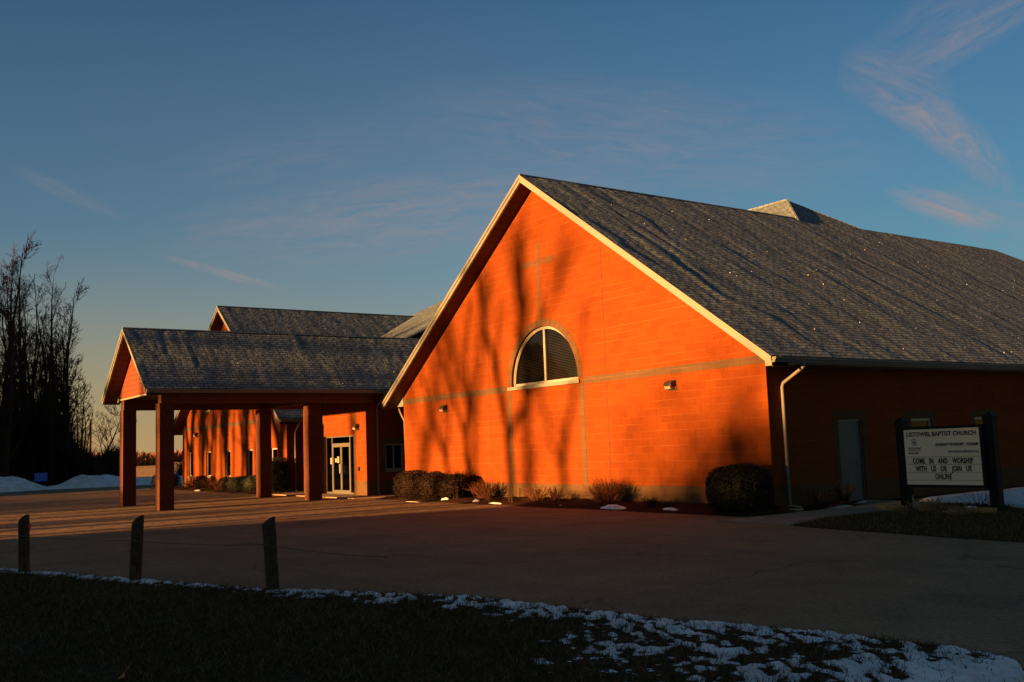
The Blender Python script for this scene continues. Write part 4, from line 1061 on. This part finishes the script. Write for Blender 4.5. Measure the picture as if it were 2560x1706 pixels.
def round_shrub(x, y, rx, ry, h, label, m, seed, n=5200, box=2.4, name='round_shrub', leaf=0.035, group='clipped shrubs along the church walls', z0=0.0):
    rs = np.random.RandomState(seed); e = empty(name, (x, y, z0), label, 'shrub', group)
    v = rs.normal(0, 1, (n, 3)); v /= (np.abs(v)**box).sum(1)[:, None]**(1/box)
    r = rs.uniform(0.80, 1.02, n)**0.6; lump = 1+0.10*(fbm(v[:, 0]*2+9, v[:, 2]*2+v[:, 1], 1.3, 3, seed)-0.5)*2
    C_ = np.array([x, y, z0+h*0.5]); P = C_+v*(r*lump)[:, None]*np.array([rx, ry, h*0.52]); P = P[P[:, 2] > z0-0.02]; n = len(P)
    a = rs.normal(0, 1, (n, 3)); a /= np.linalg.norm(a, axis=1)[:, None]; b = np.cross(a, rs.normal(0, 1, (n, 3))); b /= np.linalg.norm(b, axis=1)[:, None]
    s = leaf*rs.uniform(.5, 1.3, n)[:, None]; V = np.stack([P-a*s, P+b*s*0.45, P+a*s, P-b*s*0.45], 1).reshape(-1, 3); o = np.arange(n)*4
    # opaque heart so no daylight passes through
    core = []; cf = []; kk = 12
    for i in range(kk+1):
        for j in range(kk*2):
            th = math.pi*i/kk; ph = math.pi*j/kk; u = np.array([math.sin(th)*math.cos(ph), math.sin(th)*math.sin(ph), math.cos(th)]); u /= (np.abs(u)**box).sum()**(1/box); core.append(C_+u*0.84*np.array([rx, ry, h*0.52]))
    for i in range(kk):
        for j in range(kk*2): cf.append([i*kk*2+j, i*kk*2+(j+1) % (kk*2), (i+1)*kk*2+(j+1) % (kk*2), (i+1)*kk*2+j])
    core = np.array(core); core[:, 2] = np.maximum(core[:, 2], z0-0.01)
    np_mesh('foliage', np.concatenate([V, core]), np.concatenate([np.stack([o, o+1, o+2, o+3], 1), np.array(cf)+len(V)]), m, e)
    # short twigs breaking the outline
    tw = MB(); rr = random.Random(seed)
    for q in range(60):
        u = Vector(v[q]); p = Vector(C_)+Vector((u.x*rx*0.9, u.y*ry*0.9, u.z*h*0.46))
        if p.z < z0: continue
        tw.tube([p, p+(u+Vector((0, 0, .4))).normalized()*rr.uniform(0.08, 0.2)], [0.004, 0.002], 3, cap=False)
    tw.build('twigs', M['twig'], e, fix=False)
    return e


round_shrub(-0.22, -0.95, 0.74, 0.60, 1.10, 'big dark boxy boxwood at the right corner of the main gable', M['ever'], 1, 9000, 3.2)
round_shrub(-15.65, -0.95, 0.80, 0.66, 1.0, 'brownish round clipped shrub, leftmost by the entrance recess', M['brownleaf'], 2, 5000, 2.6)
round_shrub(-14.2, -0.95, 0.70, 0.62, 0.92, 'bronze round clipped shrub, middle of the three by the gable corner', M['brownleaf'], 3, 4500, 2.6)
round_shrub(-13.1, -0.9, 0.66, 0.60, 0.86, 'bronze round clipped shrub, right one of the three by the gable corner', M['brownleaf'], 4, 4500, 2.6)
round_shrub(-45.2, -1.3, 1.0, 0.8, 0.95, 'rounded dark shrub at the left end of the far wing', M['brownleaf'], 5, 3000, 2.4)
round_shrub(-28.45, -1.15, 0.75, 0.7, 1.62, 'tall dark rounded evergreen at the right corner of the far wing', M['ever'], 6, 4000, 3.0)
round_shrub(-31.0, -1.25, 0.95, 0.6, 0.82, 'dark low evergreen hedge mound below the right windows of the far wing', M['ever'], 7, 3500, 2.8)
round_shrub(-32.6, -1.3, 0.75, 0.55, 0.74, 'dark low evergreen mound, left half of the hedge on the far wing', M['ever'], 8, 3000, 2.8)
round_shrub(-34.6, -1.25, 0.5, 0.45, 0.72, 'small russet shrub left of the evergreen mounds on the far wing', M['brownleaf'], 9, 2000, 2.2)
round_shrub(-38.6, -1.25, 0.5, 0.45, 0.78, 'upright russet shrub below the second window of the far wing', M['brownleaf'], 10, 2000, 2.2)


def twig_shrub(x, y, w, h, n, label, seed, m=None, name='dry_shrub', z0=0.05, arch=0.9, side=4):
    rg = random.Random(seed); e = empty(name, (x, y, z0), label, 'shrub', 'leafless dry shrubs in the beds'); mb = MB(); m2 = MB()
    for i in range(n):
        a = rg.uniform(0, 6.283); out = rg.random()**0.6; L = h*rg.uniform(0.75, 1.15)*(1+0.25*out); d = Vector((math.cos(a)*out*w/h*0.75, math.sin(a)*out*0.8, 1))
        p0 = Vector((x+rg.gauss(0, w*0.10), y+rg.gauss(0, 0.06), z0-0.04)); pts = wander(rg, p0, d, L, 5, 0.09, -0.02*arch); mb.tube(pts, [0.008, 0.007, 0.006, 0.005, 0.004, 0.003], 3, cap=False)
        for s in range(side):
            j = rg.randint(1, 4); q = wander(rg, pts[j], side_dir(rg, pts[j+1]-pts[j], rg.uniform(0.3, 0.8)), L*rg.uniform(0.15, 0.4), 2, 0.2, 0.05); m2.tube(q, [0.0045, 0.0035, 0.002], 3, cap=False)
    mb.build('stems', m or M['redtwig'], e, fix=False); m2.build('twigs', m or M['redtwig'], e, fix=False); return e


twig_shrub(-13.4, -0.35, 1.0, 0.95, 130, 'tall leafless shrub fringe rising behind the bronze shrubs', 1)
twig_shrub(-11.6, -0.6, 0.95, 0.58, 150, 'leafless brown bush left of the tree shadow base on the plinth', 2)
twig_shrub(-8.5, -0.75, 0.6, 0.5, 60, 'sparse leafless bush below the arched window right of the strip', 3)
twig_shrub(-7.6, -0.7, 0.45, 0.36, 40, 'smallest sparse leafless bush below the arched window', 4)
twig_shrub(-5.3, -0.75, 0.95, 0.66, 210, 'largest fan shaped leafless bush against the grey plinth', 5)
twig_shrub(-3.2, -1.0, 0.5, 0.30, 60, 'low dark tangle of stems left of the boxwood', 6, M['twig'])
twig_shrub(-2.5, -1.15, 0.45, 0.22, 50, 'lowest dark stem tangle beside the boxwood', 7, M['twig'])
twig_shrub(-37.2, -1.2, 0.8, 0.62, 90, 'russet leafless bush between the second and third far wing windows', 8)
twig_shrub(-35.6, -1.3, 0.7, 0.55, 80, 'russet leafless bush below the third far wing window', 9)
twig_shrub(-41.0, -1.2, 0.7, 0.42, 60, 'low leafless bush under the first far wing windows', 10)
twig_shrub(0.5, 1.0, 0.35, 0.42, 30, 'dead leafless plant beside the side wall downspout', 12, M['twig'])
twig_shrub(0.55, 1.9, 0.4, 0.50, 36, 'dead stems left of the grey side door', 13, M['twig'])
twig_shrub(3.4, 1.0, 0.75, 0.30, 90, 'dry straw tuft at the foot of the church sign', 14, M['straw'])
twig_shrub(4.4, 0.5, 0.8, 0.22, 90, 'flattened dry straw tuft before the right sign post', 15, M['straw'])
twig_shrub(3.9, 2.2, 0.9, 0.42, 16, 'thin upright dead stalks behind the church sign', 16, M['twig'], side=1)
twig_shrub(5.4, 1.8, 0.6, 0.42, 12, 'thin dead stalks right of the right sign post', 17, M['twig'], side=1)
twig_shrub(2.9, 0.7, 0.6, 0.16, 60, 'matted straw beside the left sign footing', 18, M['straw'])


def seed_stalk(x, y, h, label, seed):
    rg = random.Random(seed); e = empty('seedhead_plant', (x, y, 0.05), label, 'dead flower', 'dead flower stalks in the front bed'); s = MB(); hd = MB()
    for i in range(7):
        pts = wander(rg, (x+rg.gauss(0, .05), y+rg.gauss(0, .04), 0.03), (rg.gauss(0, .22), rg.gauss(0, .15), 1), h*rg.uniform(.6, 1), 4, 0.06); s.tube(pts, 0.005, 3, cap=False)
        p = pts[-1]; hd.tube([p-Vector((0, 0, .006)), p+Vector((0, 0, .012))], [0.035, 0.02], 7)
    s.build('stalk', M['twig'], e, fix=False); hd.build('seedhead', M['bronze'], e, fix=False)


seed_stalk(-12.55, -1.1, 0.55, 'dead flower stalks with flat heads right of the bronze shrubs', 1)
seed_stalk(-10.55, -1.15, 0.5, 'dead flower stalks with flat heads left of the tree shadow on the plinth', 2)
seed_stalk(-9.1, -1.3, 0.42, 'dead flower stalks with flat heads below the arched window', 3)
seed_stalk(0.55, 1.4, 0.5, 'dead flat headed stalks in the side bed by the grey door', 4)

# stone under the downspout
b = MB(); b.add([(0.06, 0.30, 0), (0.42, 0.27, 0), (0.46, 0.6, 0), (0.08, 0.62, 0), (0.10, 0.33, 0.13), (0.37, 0.31, 0.10), (0.40, 0.56, 0.09), (0.12, 0.58, 0.12)], [(0, 3, 2, 1), (4, 5, 6, 7), (0, 1, 5, 4), (1, 2, 6, 5), (2, 3, 7, 6), (3, 0, 4, 7)])
for i_ in range(len(b.v)): b.v[i_] = (b.v[i_][0]+0.06, b.v[i_][1]-0.12, b.v[i_][2])
tag(b.build('splash_stone', M['stone'], bevel=0.03), 'tan stone under the downspout at the main building corner', 'stone')

# ---------------------------------------------------------------- guard posts and wire
posts = [(-2.2, -15.85, 0.93, -0.02, 'dark weathered wooden post with red reflector, leftmost of three'), (0.72, -14.85, 0.95, 0.035, 'dark weathered wooden guard post, middle of three'), (3.32, -13.8, 0.95, -0.05, 'dark weathered wooden guard post nearest the snowy verge, rightmost of three')]
for i, (x, y, h, ln, lab) in enumerate(posts):
    e = empty('guard_post', (x, y, 0), lab, 'post', 'wooden guard posts at the lawn edge')
    n = 14; V = []; rg = random.Random(i+3); ph = rg.random()*6
    for zi, z in enumerate((-0.1, 0.15, 0.4, 0.65, 1.0)):
        for j in range(n):
            a = 2*math.pi*j/n; r = 0.085*(1+0.05*math.sin(3*a+ph)+rg.gauss(0, 0.012)); zz_ = z if zi < 4 else h-0.06+0.07*math.cos(a-0.6)
            V.append((x+r*math.cos(a)+ln*z*0.58, y+r*math.sin(a)+ln*z*0.8, zz_))
    Fc = [(k*n+j, k*n+(j+1) % n, (k+1)*n+(j+1) % n, (k+1)*n+j) for k in range(4) for j in range(n)]+[tuple(range(4*n, 5*n))]
    mb = MB(); mb.add(V, Fc); mb.build('shaft', M['post'], e, bevel=0.004)
    if i == 0:
        b = MB(); d = (CAM-Vector((x, y, 0))).normalized(); a0 = math.atan2(d.y, d.x)+0.75
        c0 = Vector((x+math.cos(a0)*0.092-0.01, y+math.sin(a0)*0.092, 0.74)); nrm = Vector((math.cos(a0), math.sin(a0), 0)); b.tube([c0, c0+nrm*0.012], 0.035, 12); b.build('reflector', M['red'], e)
wp = [Vector((p[0], p[1], z)) for p, z in zip(posts, (0.60, 0.60, 0.60))]


def sagline(a, b, sag, n=14): return [a.lerp(b, i/n)+Vector((0, 0, -sag*4*(i/n)*(1-i/n))) for i in range(n+1)]


off = Vector((0.03, -0.09, 0))
w = MB(); ends = [wp[0]+Vector((-3.1, -1.05, 0))]+wp+[wp[2]+Vector((2.3, 0.55, -0.05)), ]
for a, b in zip(ends[:-1], ends[1:]): w.tube(sagline(a+off, b+off, 0.025), 0.005, 5)
q = wp[2]+off; w.tube([q+Vector((-0.32, -0.115, 0.0))+Vector((0.02*k, 0.0072*k, 0.012*math.sin(k*1.6))) for k in range(14)], 0.007, 5)
tag(w.build('guard_wire', M['wire']), 'thin slack wire strung along the three wooden posts', 'wire')
# dead stem and leaf low at the bottom and left edge
st_ = MB(); st_.tube([(-0.8, -16.9, 0.5), (0.1, -16.7, 0.36), (1.2, -16.6, 0.24), (2.3, -16.6, 0.10), (3.0, -16.62, 0.02)], [0.004, 0.005, 0.006, 0.007, 0.008], 5); 
tag(st_.build('dead_stem', M['twig']), 'thin dark bent dead stem at the left edge of the lawn', 'stem')

e = empty('fallen_leaf', (7.45, -16.7, 0), 'small orange brown dead leaf caught on a dry stem at the bottom edge', 'leaf')
dx_, dy_ = 7.42-1.96, -16.66+17.6
q_ = lambda *P: [(x+dx_, y+dy_, z) for x, y, z in P]
b = MB(); b.tube(q_((1.75, -17.45, 0.16), (1.9, -17.55, 0.1), (2.05, -17.62, 0.02)), [0.002, 0.003, 0.004], 4); b.build('stem', M['twig'], e)
b = MB(); b.add(q_((1.90, -17.60, 0.05), (1.93, -17.56, 0.10), (1.92, -17.53, 0.15), (1.98, -17.60, 0.09), (2.06, -17.62, 0.06), (2.0, -17.66, 0.04)), [(0, 1, 3), (1, 2, 3), (0, 3, 5), (3, 4, 5)]); b.build('blade', M['leaf'], e, fix=False)
# ---------------------------------------------------------------- church sign
sign = empty('church_sign', (3.5, 1.6, 0), 'black framed cream church sign with changeable letters on two black posts', 'sign')
for x, zt in ((2.44, 2.02), (4.54, 2.04)):
    b = MB(); b.box(x-0.1, x+0.1, 1.55, 1.75, 0, zt); b.box(x-0.115, x+0.115, 1.535, 1.765, zt-0.1, zt-0.02)
    b.add([(x-0.1, 1.55, zt), (x+0.1, 1.55, zt), (x+0.1, 1.75, zt), (x-0.1, 1.75, zt), (x, 1.65, zt+0.09)], [(0, 1, 4), (1, 2, 4), (2, 3, 4), (3, 0, 4)])
    b.build('post', M['blackmetal'], sign)
PX0, PX1, PZ0, PZ1, PY = 2.64, 4.42, 0.58, 1.80, 1.40
b = MB(); fw_ = 0.06
b.box(PX0-fw_, PX1+fw_, PY+0.01, 1.62, PZ0-fw_, PZ1+fw_)
b.box(PX0-fw_, PX0, PY-0.012, PY+0.009, PZ0-fw_, PZ1+fw_); b.box(PX1, PX1+fw_, PY-0.012, PY+0.009, PZ0-fw_, PZ1+fw_); b.box(PX0, PX1, PY-0.012, PY+0.009, PZ0-fw_, PZ0); b.box(PX0, PX1, PY-0.012, PY+0.009, PZ1, PZ1+fw_)
b.build('cabinet', M['blackmetal'], sign)
b = MB(); b.box(PX0, PX1, PY, PY+0.009, PZ0, PZ1); panel = b.build('panel', M['signface'], sign)
b = MB()
for z in (1.19, 1.02, 0.85, 0.68): b.box(PX0+0.01, PX1-0.01, PY-0.004, PY-0.001, z-0.006, z+0.006)
b.build('letter_track', M['groove'], panel)


def text(s, x, z, size, m, parent, align='LEFT', bold=0.0, sx=1.0, y=PY-0.006, name='lettering', space=1.0, wspace=1.0, rot=(math.pi/2, 0, 0), loc=None, ext=0.002):
    cu = bpy.data.curves.new('t', 'FONT'); cu.body = s; cu.size = size; cu.align_x = align; cu.offset = bold; cu.extrude = ext; cu.space_character = space; cu.space_word = wspace; cu.resolution_u = 3
    o = bpy.data.objects.new('t', cu); COL.objects.link(o)
    bpy.context.view_layer.update()
    me = bpy.data.meshes.new_from_object(o.evaluated_get(bpy.context.evaluated_depsgraph_get())); bpy.data.objects.remove(o)
    me.transform(Matrix.LocRotScale(Vector(loc or (x, y, z)), Matrix.Identity(3) if rot is None else __import__('mathutils').Euler(rot).to_matrix(), Vector((sx, 1, 1))) if False else
                 Matrix.Translation(Vector(loc or (x, y, z))) @ __import__('mathutils').Euler(rot).to_matrix().to_4x4() @ Matrix.Diagonal((sx, 1, 1, 1)))
    me.materials.clear(); me.materials.append(m); me.name = name
    return link(name, me, parent)


text('LISTOWEL BAPTIST CHURCH', 3.53, 1.645, 0.135, M['ink'], panel, 'CENTER', 0.0035, 0.93)
text('SUNDAY WORSHIP:  10:30AM', 4.38, 1.425, 0.085, M['ink'], panel, 'RIGHT', 0.0025, 0.88)
text('www.listowelbaptist.org', 4.38, 1.275, 0.085, M['inkblue'], panel, 'RIGHT', 0.0008, 0.84)
text('519-291-4423', 2.73, 1.255, 0.05, M['ink'], panel, 'LEFT', 0.0015, 0.9)
text('FELLOWSHIP', 2.885, 1.365, 0.055, M['inkblue'], panel, 'CENTER', 0.001, 1.0)
text('EVANGELICAL BAPTIST', 2.885, 1.335, 0.024, M['inkblue'], panel, 'CENTER', 0.0004, 1.1)


def words(line, xc, z, size, gap, **kw):
    """changeable letters: every word a row of loose letters of its own"""
    objs = [text(w_, 0, z, size, M['ink'], panel, 'LEFT', name='lettering', **kw) for w_ in line.split()]
    wd = []
    for o in objs:
        xs_ = [v.co.x for v in o.data.vertices]; wd.append((min(xs_), max(xs_)))
    x = xc-(sum(b-a for a, b in wd)+gap*(len(wd)-1))/2
    for o, (a, b) in zip(objs, wd):
        o.data.transform(Matrix.Translation((x-a, 0, 0))); x += b-a+gap


for ln_, z in (('COME IN AND WORSHIP', 1.045), ('WITH US OR JOIN US', 0.875), ('ONLINE', 0.705)):
    words(ln_, 3.53, z, 0.165, 0.105, bold=0.0055, sx=0.60, space=1.10)
# round emblem: two facing arcs over a cross
b = MB(); ex, ez = 2.885, 1.515
arc = lambda cx_, cz_, r, a0, a1, w: b.tube([(cx_+r*math.cos(a), PY-0.004, cz_+r*math.sin(a)) for a in np.linspace(a0, a1, 18)], w, 4)
arc(ex, ez, 0.072, R(25), R(155), 0.006); arc(ex, ez, 0.072, R(205), R(335), 0.006); arc(ex, ez-0.045, 0.07, R(35), R(145), 0.005); arc(ex, ez+0.045, 0.07, R(215), R(325), 0.005)
b.box(ex-0.006, ex+0.006, PY-0.007, PY-0.002, ez-0.055, ez+0.055); b.box(ex-0.03, ex+0.03, PY-0.0075, PY-0.0015, ez-0.006, ez+0.006); b.build('emblem', M['inkblue'], panel)
b = MB(); b.box(2.705, 3.065, PY-0.006, PY-0.001, 1.318, 1.324); b.build('rule', M['inkblue'], panel)
for x, y, lab, m in ((2.28, 1.22, 'yellowish timber block at the foot of the left sign post', M['timber']), (4.40, 1.28, 'dull timber block at the foot of the right sign post', M['timber'])):
    b = MB(); b.box(x-0.28, x+0.28, y-0.11, y+0.11, 0.0, 0.12); tag(b.build('timber_block', m, bevel=0.012), lab, 'timber block', 'timber blocks below the sign')
b = MB(); b.box(2.60, 2.625, 1.60, 1.62, 0, 0.32); tag(b.build('marker_stake', M['white']), 'thin white stake beside the left sign post', 'stake')

# blue parking sign in front of the wood
e = empty('parking_sign', (-62, -5.3, 0), 'small blue parking sign with white arrow before the dark wood', 'sign')
b = MB(); b.box(-62.04, -62.0, -5.70, -4.85, 0.50, 1.10); pn = b.build('panel', M['bluesign'], e)
b = MB(); b.tube([(-62.07, -5.3, 0), (-62.07, -5.3, 1.0)], 0.03, 6); b.build('post', M['blackmetal'], e)
text('PARKING', 0, 0, 0.17, M['white'], pn, 'CENTER', 0.002, 1.0, rot=(math.pi/2, 0, math.pi/2), loc=(-61.99, -5.275, 0.86))
b = MB(); b.box(-61.995, -61.985, -5.45, -5.18, 0.675, 0.70); b.prism([(-5.18, 0.645), (-5.18, 0.73), (-5.08, 0.6875)], -61.995, -61.985, 'x'); b.build('arrow', M['white'], pn)

# ---------------------------------------------------------------- shadow casters behind the viewer: trees, a house, added shade hedges and brush
DY = 60.0


def caster(name, base, limbs, label, seed, fine=10, tw=3):
    """street tree across the road; limbs given by where their shadow should cross the front wall (x, z, radius)"""
    rg = random.Random(seed); e = empty(name, (0, 0, 0), label, 'tree', 'bare street trees across the road'); D = base
    up_ = lambda x, z, j=0.0: Vector((x-0.035*D+0.0, -D+j, z+0.0875*D))
    tr, cr = [], []
    for lb in limbs:
        pts = [up_(x, z, rg.gauss(0, 0.4) if i else 0) for i, (x, z, r) in enumerate(lb)]; rad = [r for _, _, r in lb]
        if lb[0][1] <= 0.01: pts.insert(0, Vector((pts[0].x, pts[0].y, -0.1))); rad.insert(0, rad[0]*1.3)
        # smooth by inserting midpoints
        P2, R2 = [pts[0]], [rad[0]]
        for a, b, ra, rb in zip(pts[:-1], pts[1:], rad[:-1], rad[1:]):
            for k in (1, 2, 3): P2.append(a.lerp(b, k/3)+Vector((rg.gauss(0, .05), 0, 0))*(k < 3)); R2.append(ra+(rb-ra)*k/3)
        tr.append((P2, R2))
        for q in range(fine):
            j = rg.randint(max(1, len(P2)//3), len(P2)-2); L = rg.uniform(1.2, 3.2)
            s = wander(rg, P2[j], side_dir(rg, P2[j+1]-P2[j], rg.uniform(.4, .9)), L, 5, 0.12, 0.10); cr.append((s, [max(0.012, R2[j]*0.35*(1-x/6)) for x in range(6)]))
            for u in range(tw):
                jj = rg.randint(1, 4); cr.append((wander(rg, s[jj], side_dir(rg, s[jj+1]-s[jj], .6), L*.4, 3, .15, .05), [0.015, 0.012, 0.01, 0.008]))
    limbs_to_mesh('trunk', tr, M['bark'], e, 8); limbs_to_mesh('crown', cr, M['twig'], e, 4)
    return e


caster('street_tree', 60, [[(-10.85, 0, .21), (-10.9, 1.6, .19), (-10.95, 2.4, .17), (-11.5, 4.2, .15), (-12.2, 6.0, .12), (-12.5, 8, .07)], [(-10.9, 2.0, .16), (-10.2, 2.9, .15), (-9.4, 3.7, .14), (-9.2, 5, .10), (-8.6, 7, .05)], [(-11.2, 3.2, .08), (-11.4, 4.5, .07), (-11.3, 6.5, .05)]], 'forked bare street tree behind the viewer casting the main gable shadow', 1, 8)
caster('street_tree', 68, [[(-8.0, 0, .17), (-8.0, 1.3, .16), (-7.7, 2.6, .12), (-7.1, 4.0, .08), (-6.6, 6, .05)], [(-8.0, 0.9, .12), (-8.7, 2.0, .09), (-9.0, 3.4, .08), (-9.6, 5, .06)]], 'bare street tree behind the viewer, right of the main forked one', 2, 6)
caster('street_tree', 88, [[(-9.9, 3, .2), (-9.95, 5.5, .3), (-9.9, 7.6, .32), (-10.0, 8.6, .18)], [(-9.9, 0, .2), (-9.9, 3.0, .2)], [(-8.9, 5.6, .10), (-8.0, 6.6, .12), (-7.6, 7.8, .08)]], 'tall bare tree far behind the viewer', 3, 14, 4)
caster('street_tree', 56, [[(-13.4, 0, .13), (-13.6, 2.2, .12), (-14.4, 4, .10), (-15.2, 5.4, .07)], [(-13.6, 1.8, .10), (-13.3, 3.4, .09), (-13.4, 5.2, .07), (-13.0, 7, .05)]], 'slender bare street tree behind the viewer, opposite the gable corner', 4, 7)
caster('street_tree', 64, [[(-14.6, 0, .15), (-15.0, 1.6, .13), (-15.9, 3.2, .10), (-16.5, 4.6, .08)], [(-14.9, 1.3, .10), (-14.5, 3.2, .08), (-14.6, 5.4, .06)]], 'leaning bare street tree behind the viewer', 5, 7)
caster('street_tree', 95, [[(-13.2, 0, .22), (-13.0, 3, .2), (-12.3, 5.5, .16), (-11.8, 7.5, .1)], [(-13.0, 2.5, .16), (-14.0, 4.4, .13), (-14.5, 6, .08)]], 'far bare street tree behind the viewer, opposite the left half of the gable', 71, 16, 5)
caster('street_tree', 105, [[(-16.6, 0, .25), (-16.2, 2, .22), (-15.6, 4, .18), (-15.0, 6.2, .1)], [(-16.3, 1.6, .16), (-17.2, 3.2, .12), (-17.6, 5, .08)]], 'farthest bare street tree behind the viewer', 72, 16, 5)
for i, (x, D) in enumerate([(-28.9, 48), (-31.5, 58), (-33.3, 52), (-36.4, 49), (-38.9, 64), (-40.3, 50), (-42.6, 57), (-43.9, 48), (-45.5, 62), (-27.7, 64)]):
    rg = random.Random(i+150); r = rg.uniform(.2, .34); l = rg.uniform(-.6, .6)
    caster('street_tree', D, [[(x, 0, r*.75), (x+l*.3, 2.0, r), (x+l, 4.2, r), (x+l*1.3, 6.5, r*.8), (x+l*1.5, 9, r*.4)], [(x+l*.2, 1.0+rg.random()*2, r*.7), (x-l*1.2-.4, 3.6, r*.6), (x-l*1.6-.6, 6.0, r*.5), (x-l*1.8, 8, r*.2)], [(x+l*.6, 3.0, r*.5), (x+l+.7, 4.8, r*.5), (x+l+1.0, 7.5, r*.3)]],
           f'stout bare street tree behind the viewer, number {i+1} going left', 160+i, 26, 6)
for i, (x, D, r) in enumerate([(-24.35, 62, .2), (-19.35, 66, .18)]):
    caster('street_tree', D, [[(x, 0, r), (x+.05, 2.2, r), (x+.02, 3.6, r*.8), (x-.3, 5.5, r*.6), (x-.5, 8, r*.3)], [(x, 2.6, r*.5), (x+.6, 4.5, r*.4), (x+.9, 7, r*.2)]], ['straight bare street tree behind the viewer, in line with the left canopy columns', 'straight bare street tree behind the viewer, in line with the right canopy columns'][i], 300+i, 10)
xs = [(-18.6, 60), (-21.0, 66), (-26.6, 52), (-29.4, 56), (-30.9, 63), (-32.2, 70), (-34.0, 55), (-35.3, 60), (-37.2, 66), (-38.3, 52), (-39.6, 58), (-40.9, 62), (-42.0, 70), (-43.2, 54), (-44.6, 60), (-47, 58), (-50, 64), (-53, 55)]
for i, (x, D) in enumerate(xs):
    rg = random.Random(i+50); r = rg.uniform(.14, .24); l = rg.uniform(-.5, .5)
    caster('street_tree', D, [[(x, 0, r), (x+l*.3, 2.0, r*.9), (x+l, 4.2, r*.75), (x+l*1.3, 6.5, r*.5), (x+l*1.5, 9, r*.25)], [(x+l*.2, 1.4+rg.random()*1.5, r*.6), (x-l*1.2-.3, 3.6, r*.5), (x-l*1.6-.5, 6.0, r*.35), (x-l*1.8, 8, r*.2)]],
           f'bare street tree behind the viewer, number {i+1} going left', 60+i, 7)

# the house across the road whose shadow covers the near lot
e = empty('neighbour_house', (0, -60, 0), 'low hip roofed house across the road behind the viewer', 'house')
b = MB(); b.box(-11.5, 46, -68, -60, 0, 3.6); b.build('wall', M['house'], e)
b = MB(); b.add([(-12.6, -69, 3.6), (47, -69, 3.6), (47, -59, 3.6), (-12.6, -59, 3.6), (-9.8, -64, 5.85), (43, -64, 5.85)], [(0, 3, 2, 1), (3, 4, 5, 2) if False else (2, 5, 4, 3), (0, 1, 5, 4), (0, 4, 3), (1, 2, 5)]); b.build('roof', M['shingle'], e)
thicket('added_shade_hedge', -1.6, 22, -92, -86, 9.5, 60000, M['ever'], 'added unseen tall hedge block that shades the church sign', 77, w=0.12, L=(0.5, 1.4), shape=lambda x, y: 11.3+0*x)  # added opaque block, keeps the sun off the sign
thicket('added_shade_hedge', -8.2, -1.7, -92, -88, 9.5, 1500, M['ever'], 'added unseen loose hedge end for partial shade on the right of the gable', 78, w=0.10, L=(0.5, 1.3), shape=lambda x, y: np.interp(x, [-8.2, -6.8, -4.8, -3.8, -1], [6.8, 8.7, 9.9, 11.1, 11.7]))  # added and kept porous so the gable's right end is partly shaded
thicket('added_shade_hedge', -6.2, -1.7, -91, -88, 8.0, 3600, M['ever'], 'added unseen dense low hedge stretch that darkens the boxwood', 79, w=0.12, L=(0.4, 1.0), shape=lambda x, y: np.interp(x, [-6.2, -5.4, -4, -1], [8.1, 8.7, 9.6, 10.4]))  # added dense lower part, keeps the sun off the boxwood
thicket('added_shade_hedge', -10.5, -5.2, -128, -120, 13, 1100, M['twig'], 'added unseen sparse brush that softly dims the right of the gable', 80, w=0.10, L=(0.5, 1.3), shape=lambda x, y: np.interp(x, [-10.5, -8.5, -5.2], [11.7, 13.8, 15.2]))  # added far off for a soft dimming of the wall
thicket('roadside_brush', -60, -13.8, -61.5, -59, 4.2, 16000, M['twig'], 'added unseen low brush that darkens the lot between the lit streaks', 81, w=0.07, L=(0.4, 1.1), shape=lambda x, y: np.where(x > -15.6, 0.8, np.clip(3.3+7*(fbm(x*0.30, x*0+3, 1.0, 2, 12)-0.42), 0.5, 4.85)))  # added, heights shaped to shade the asphalt and leave one lit band
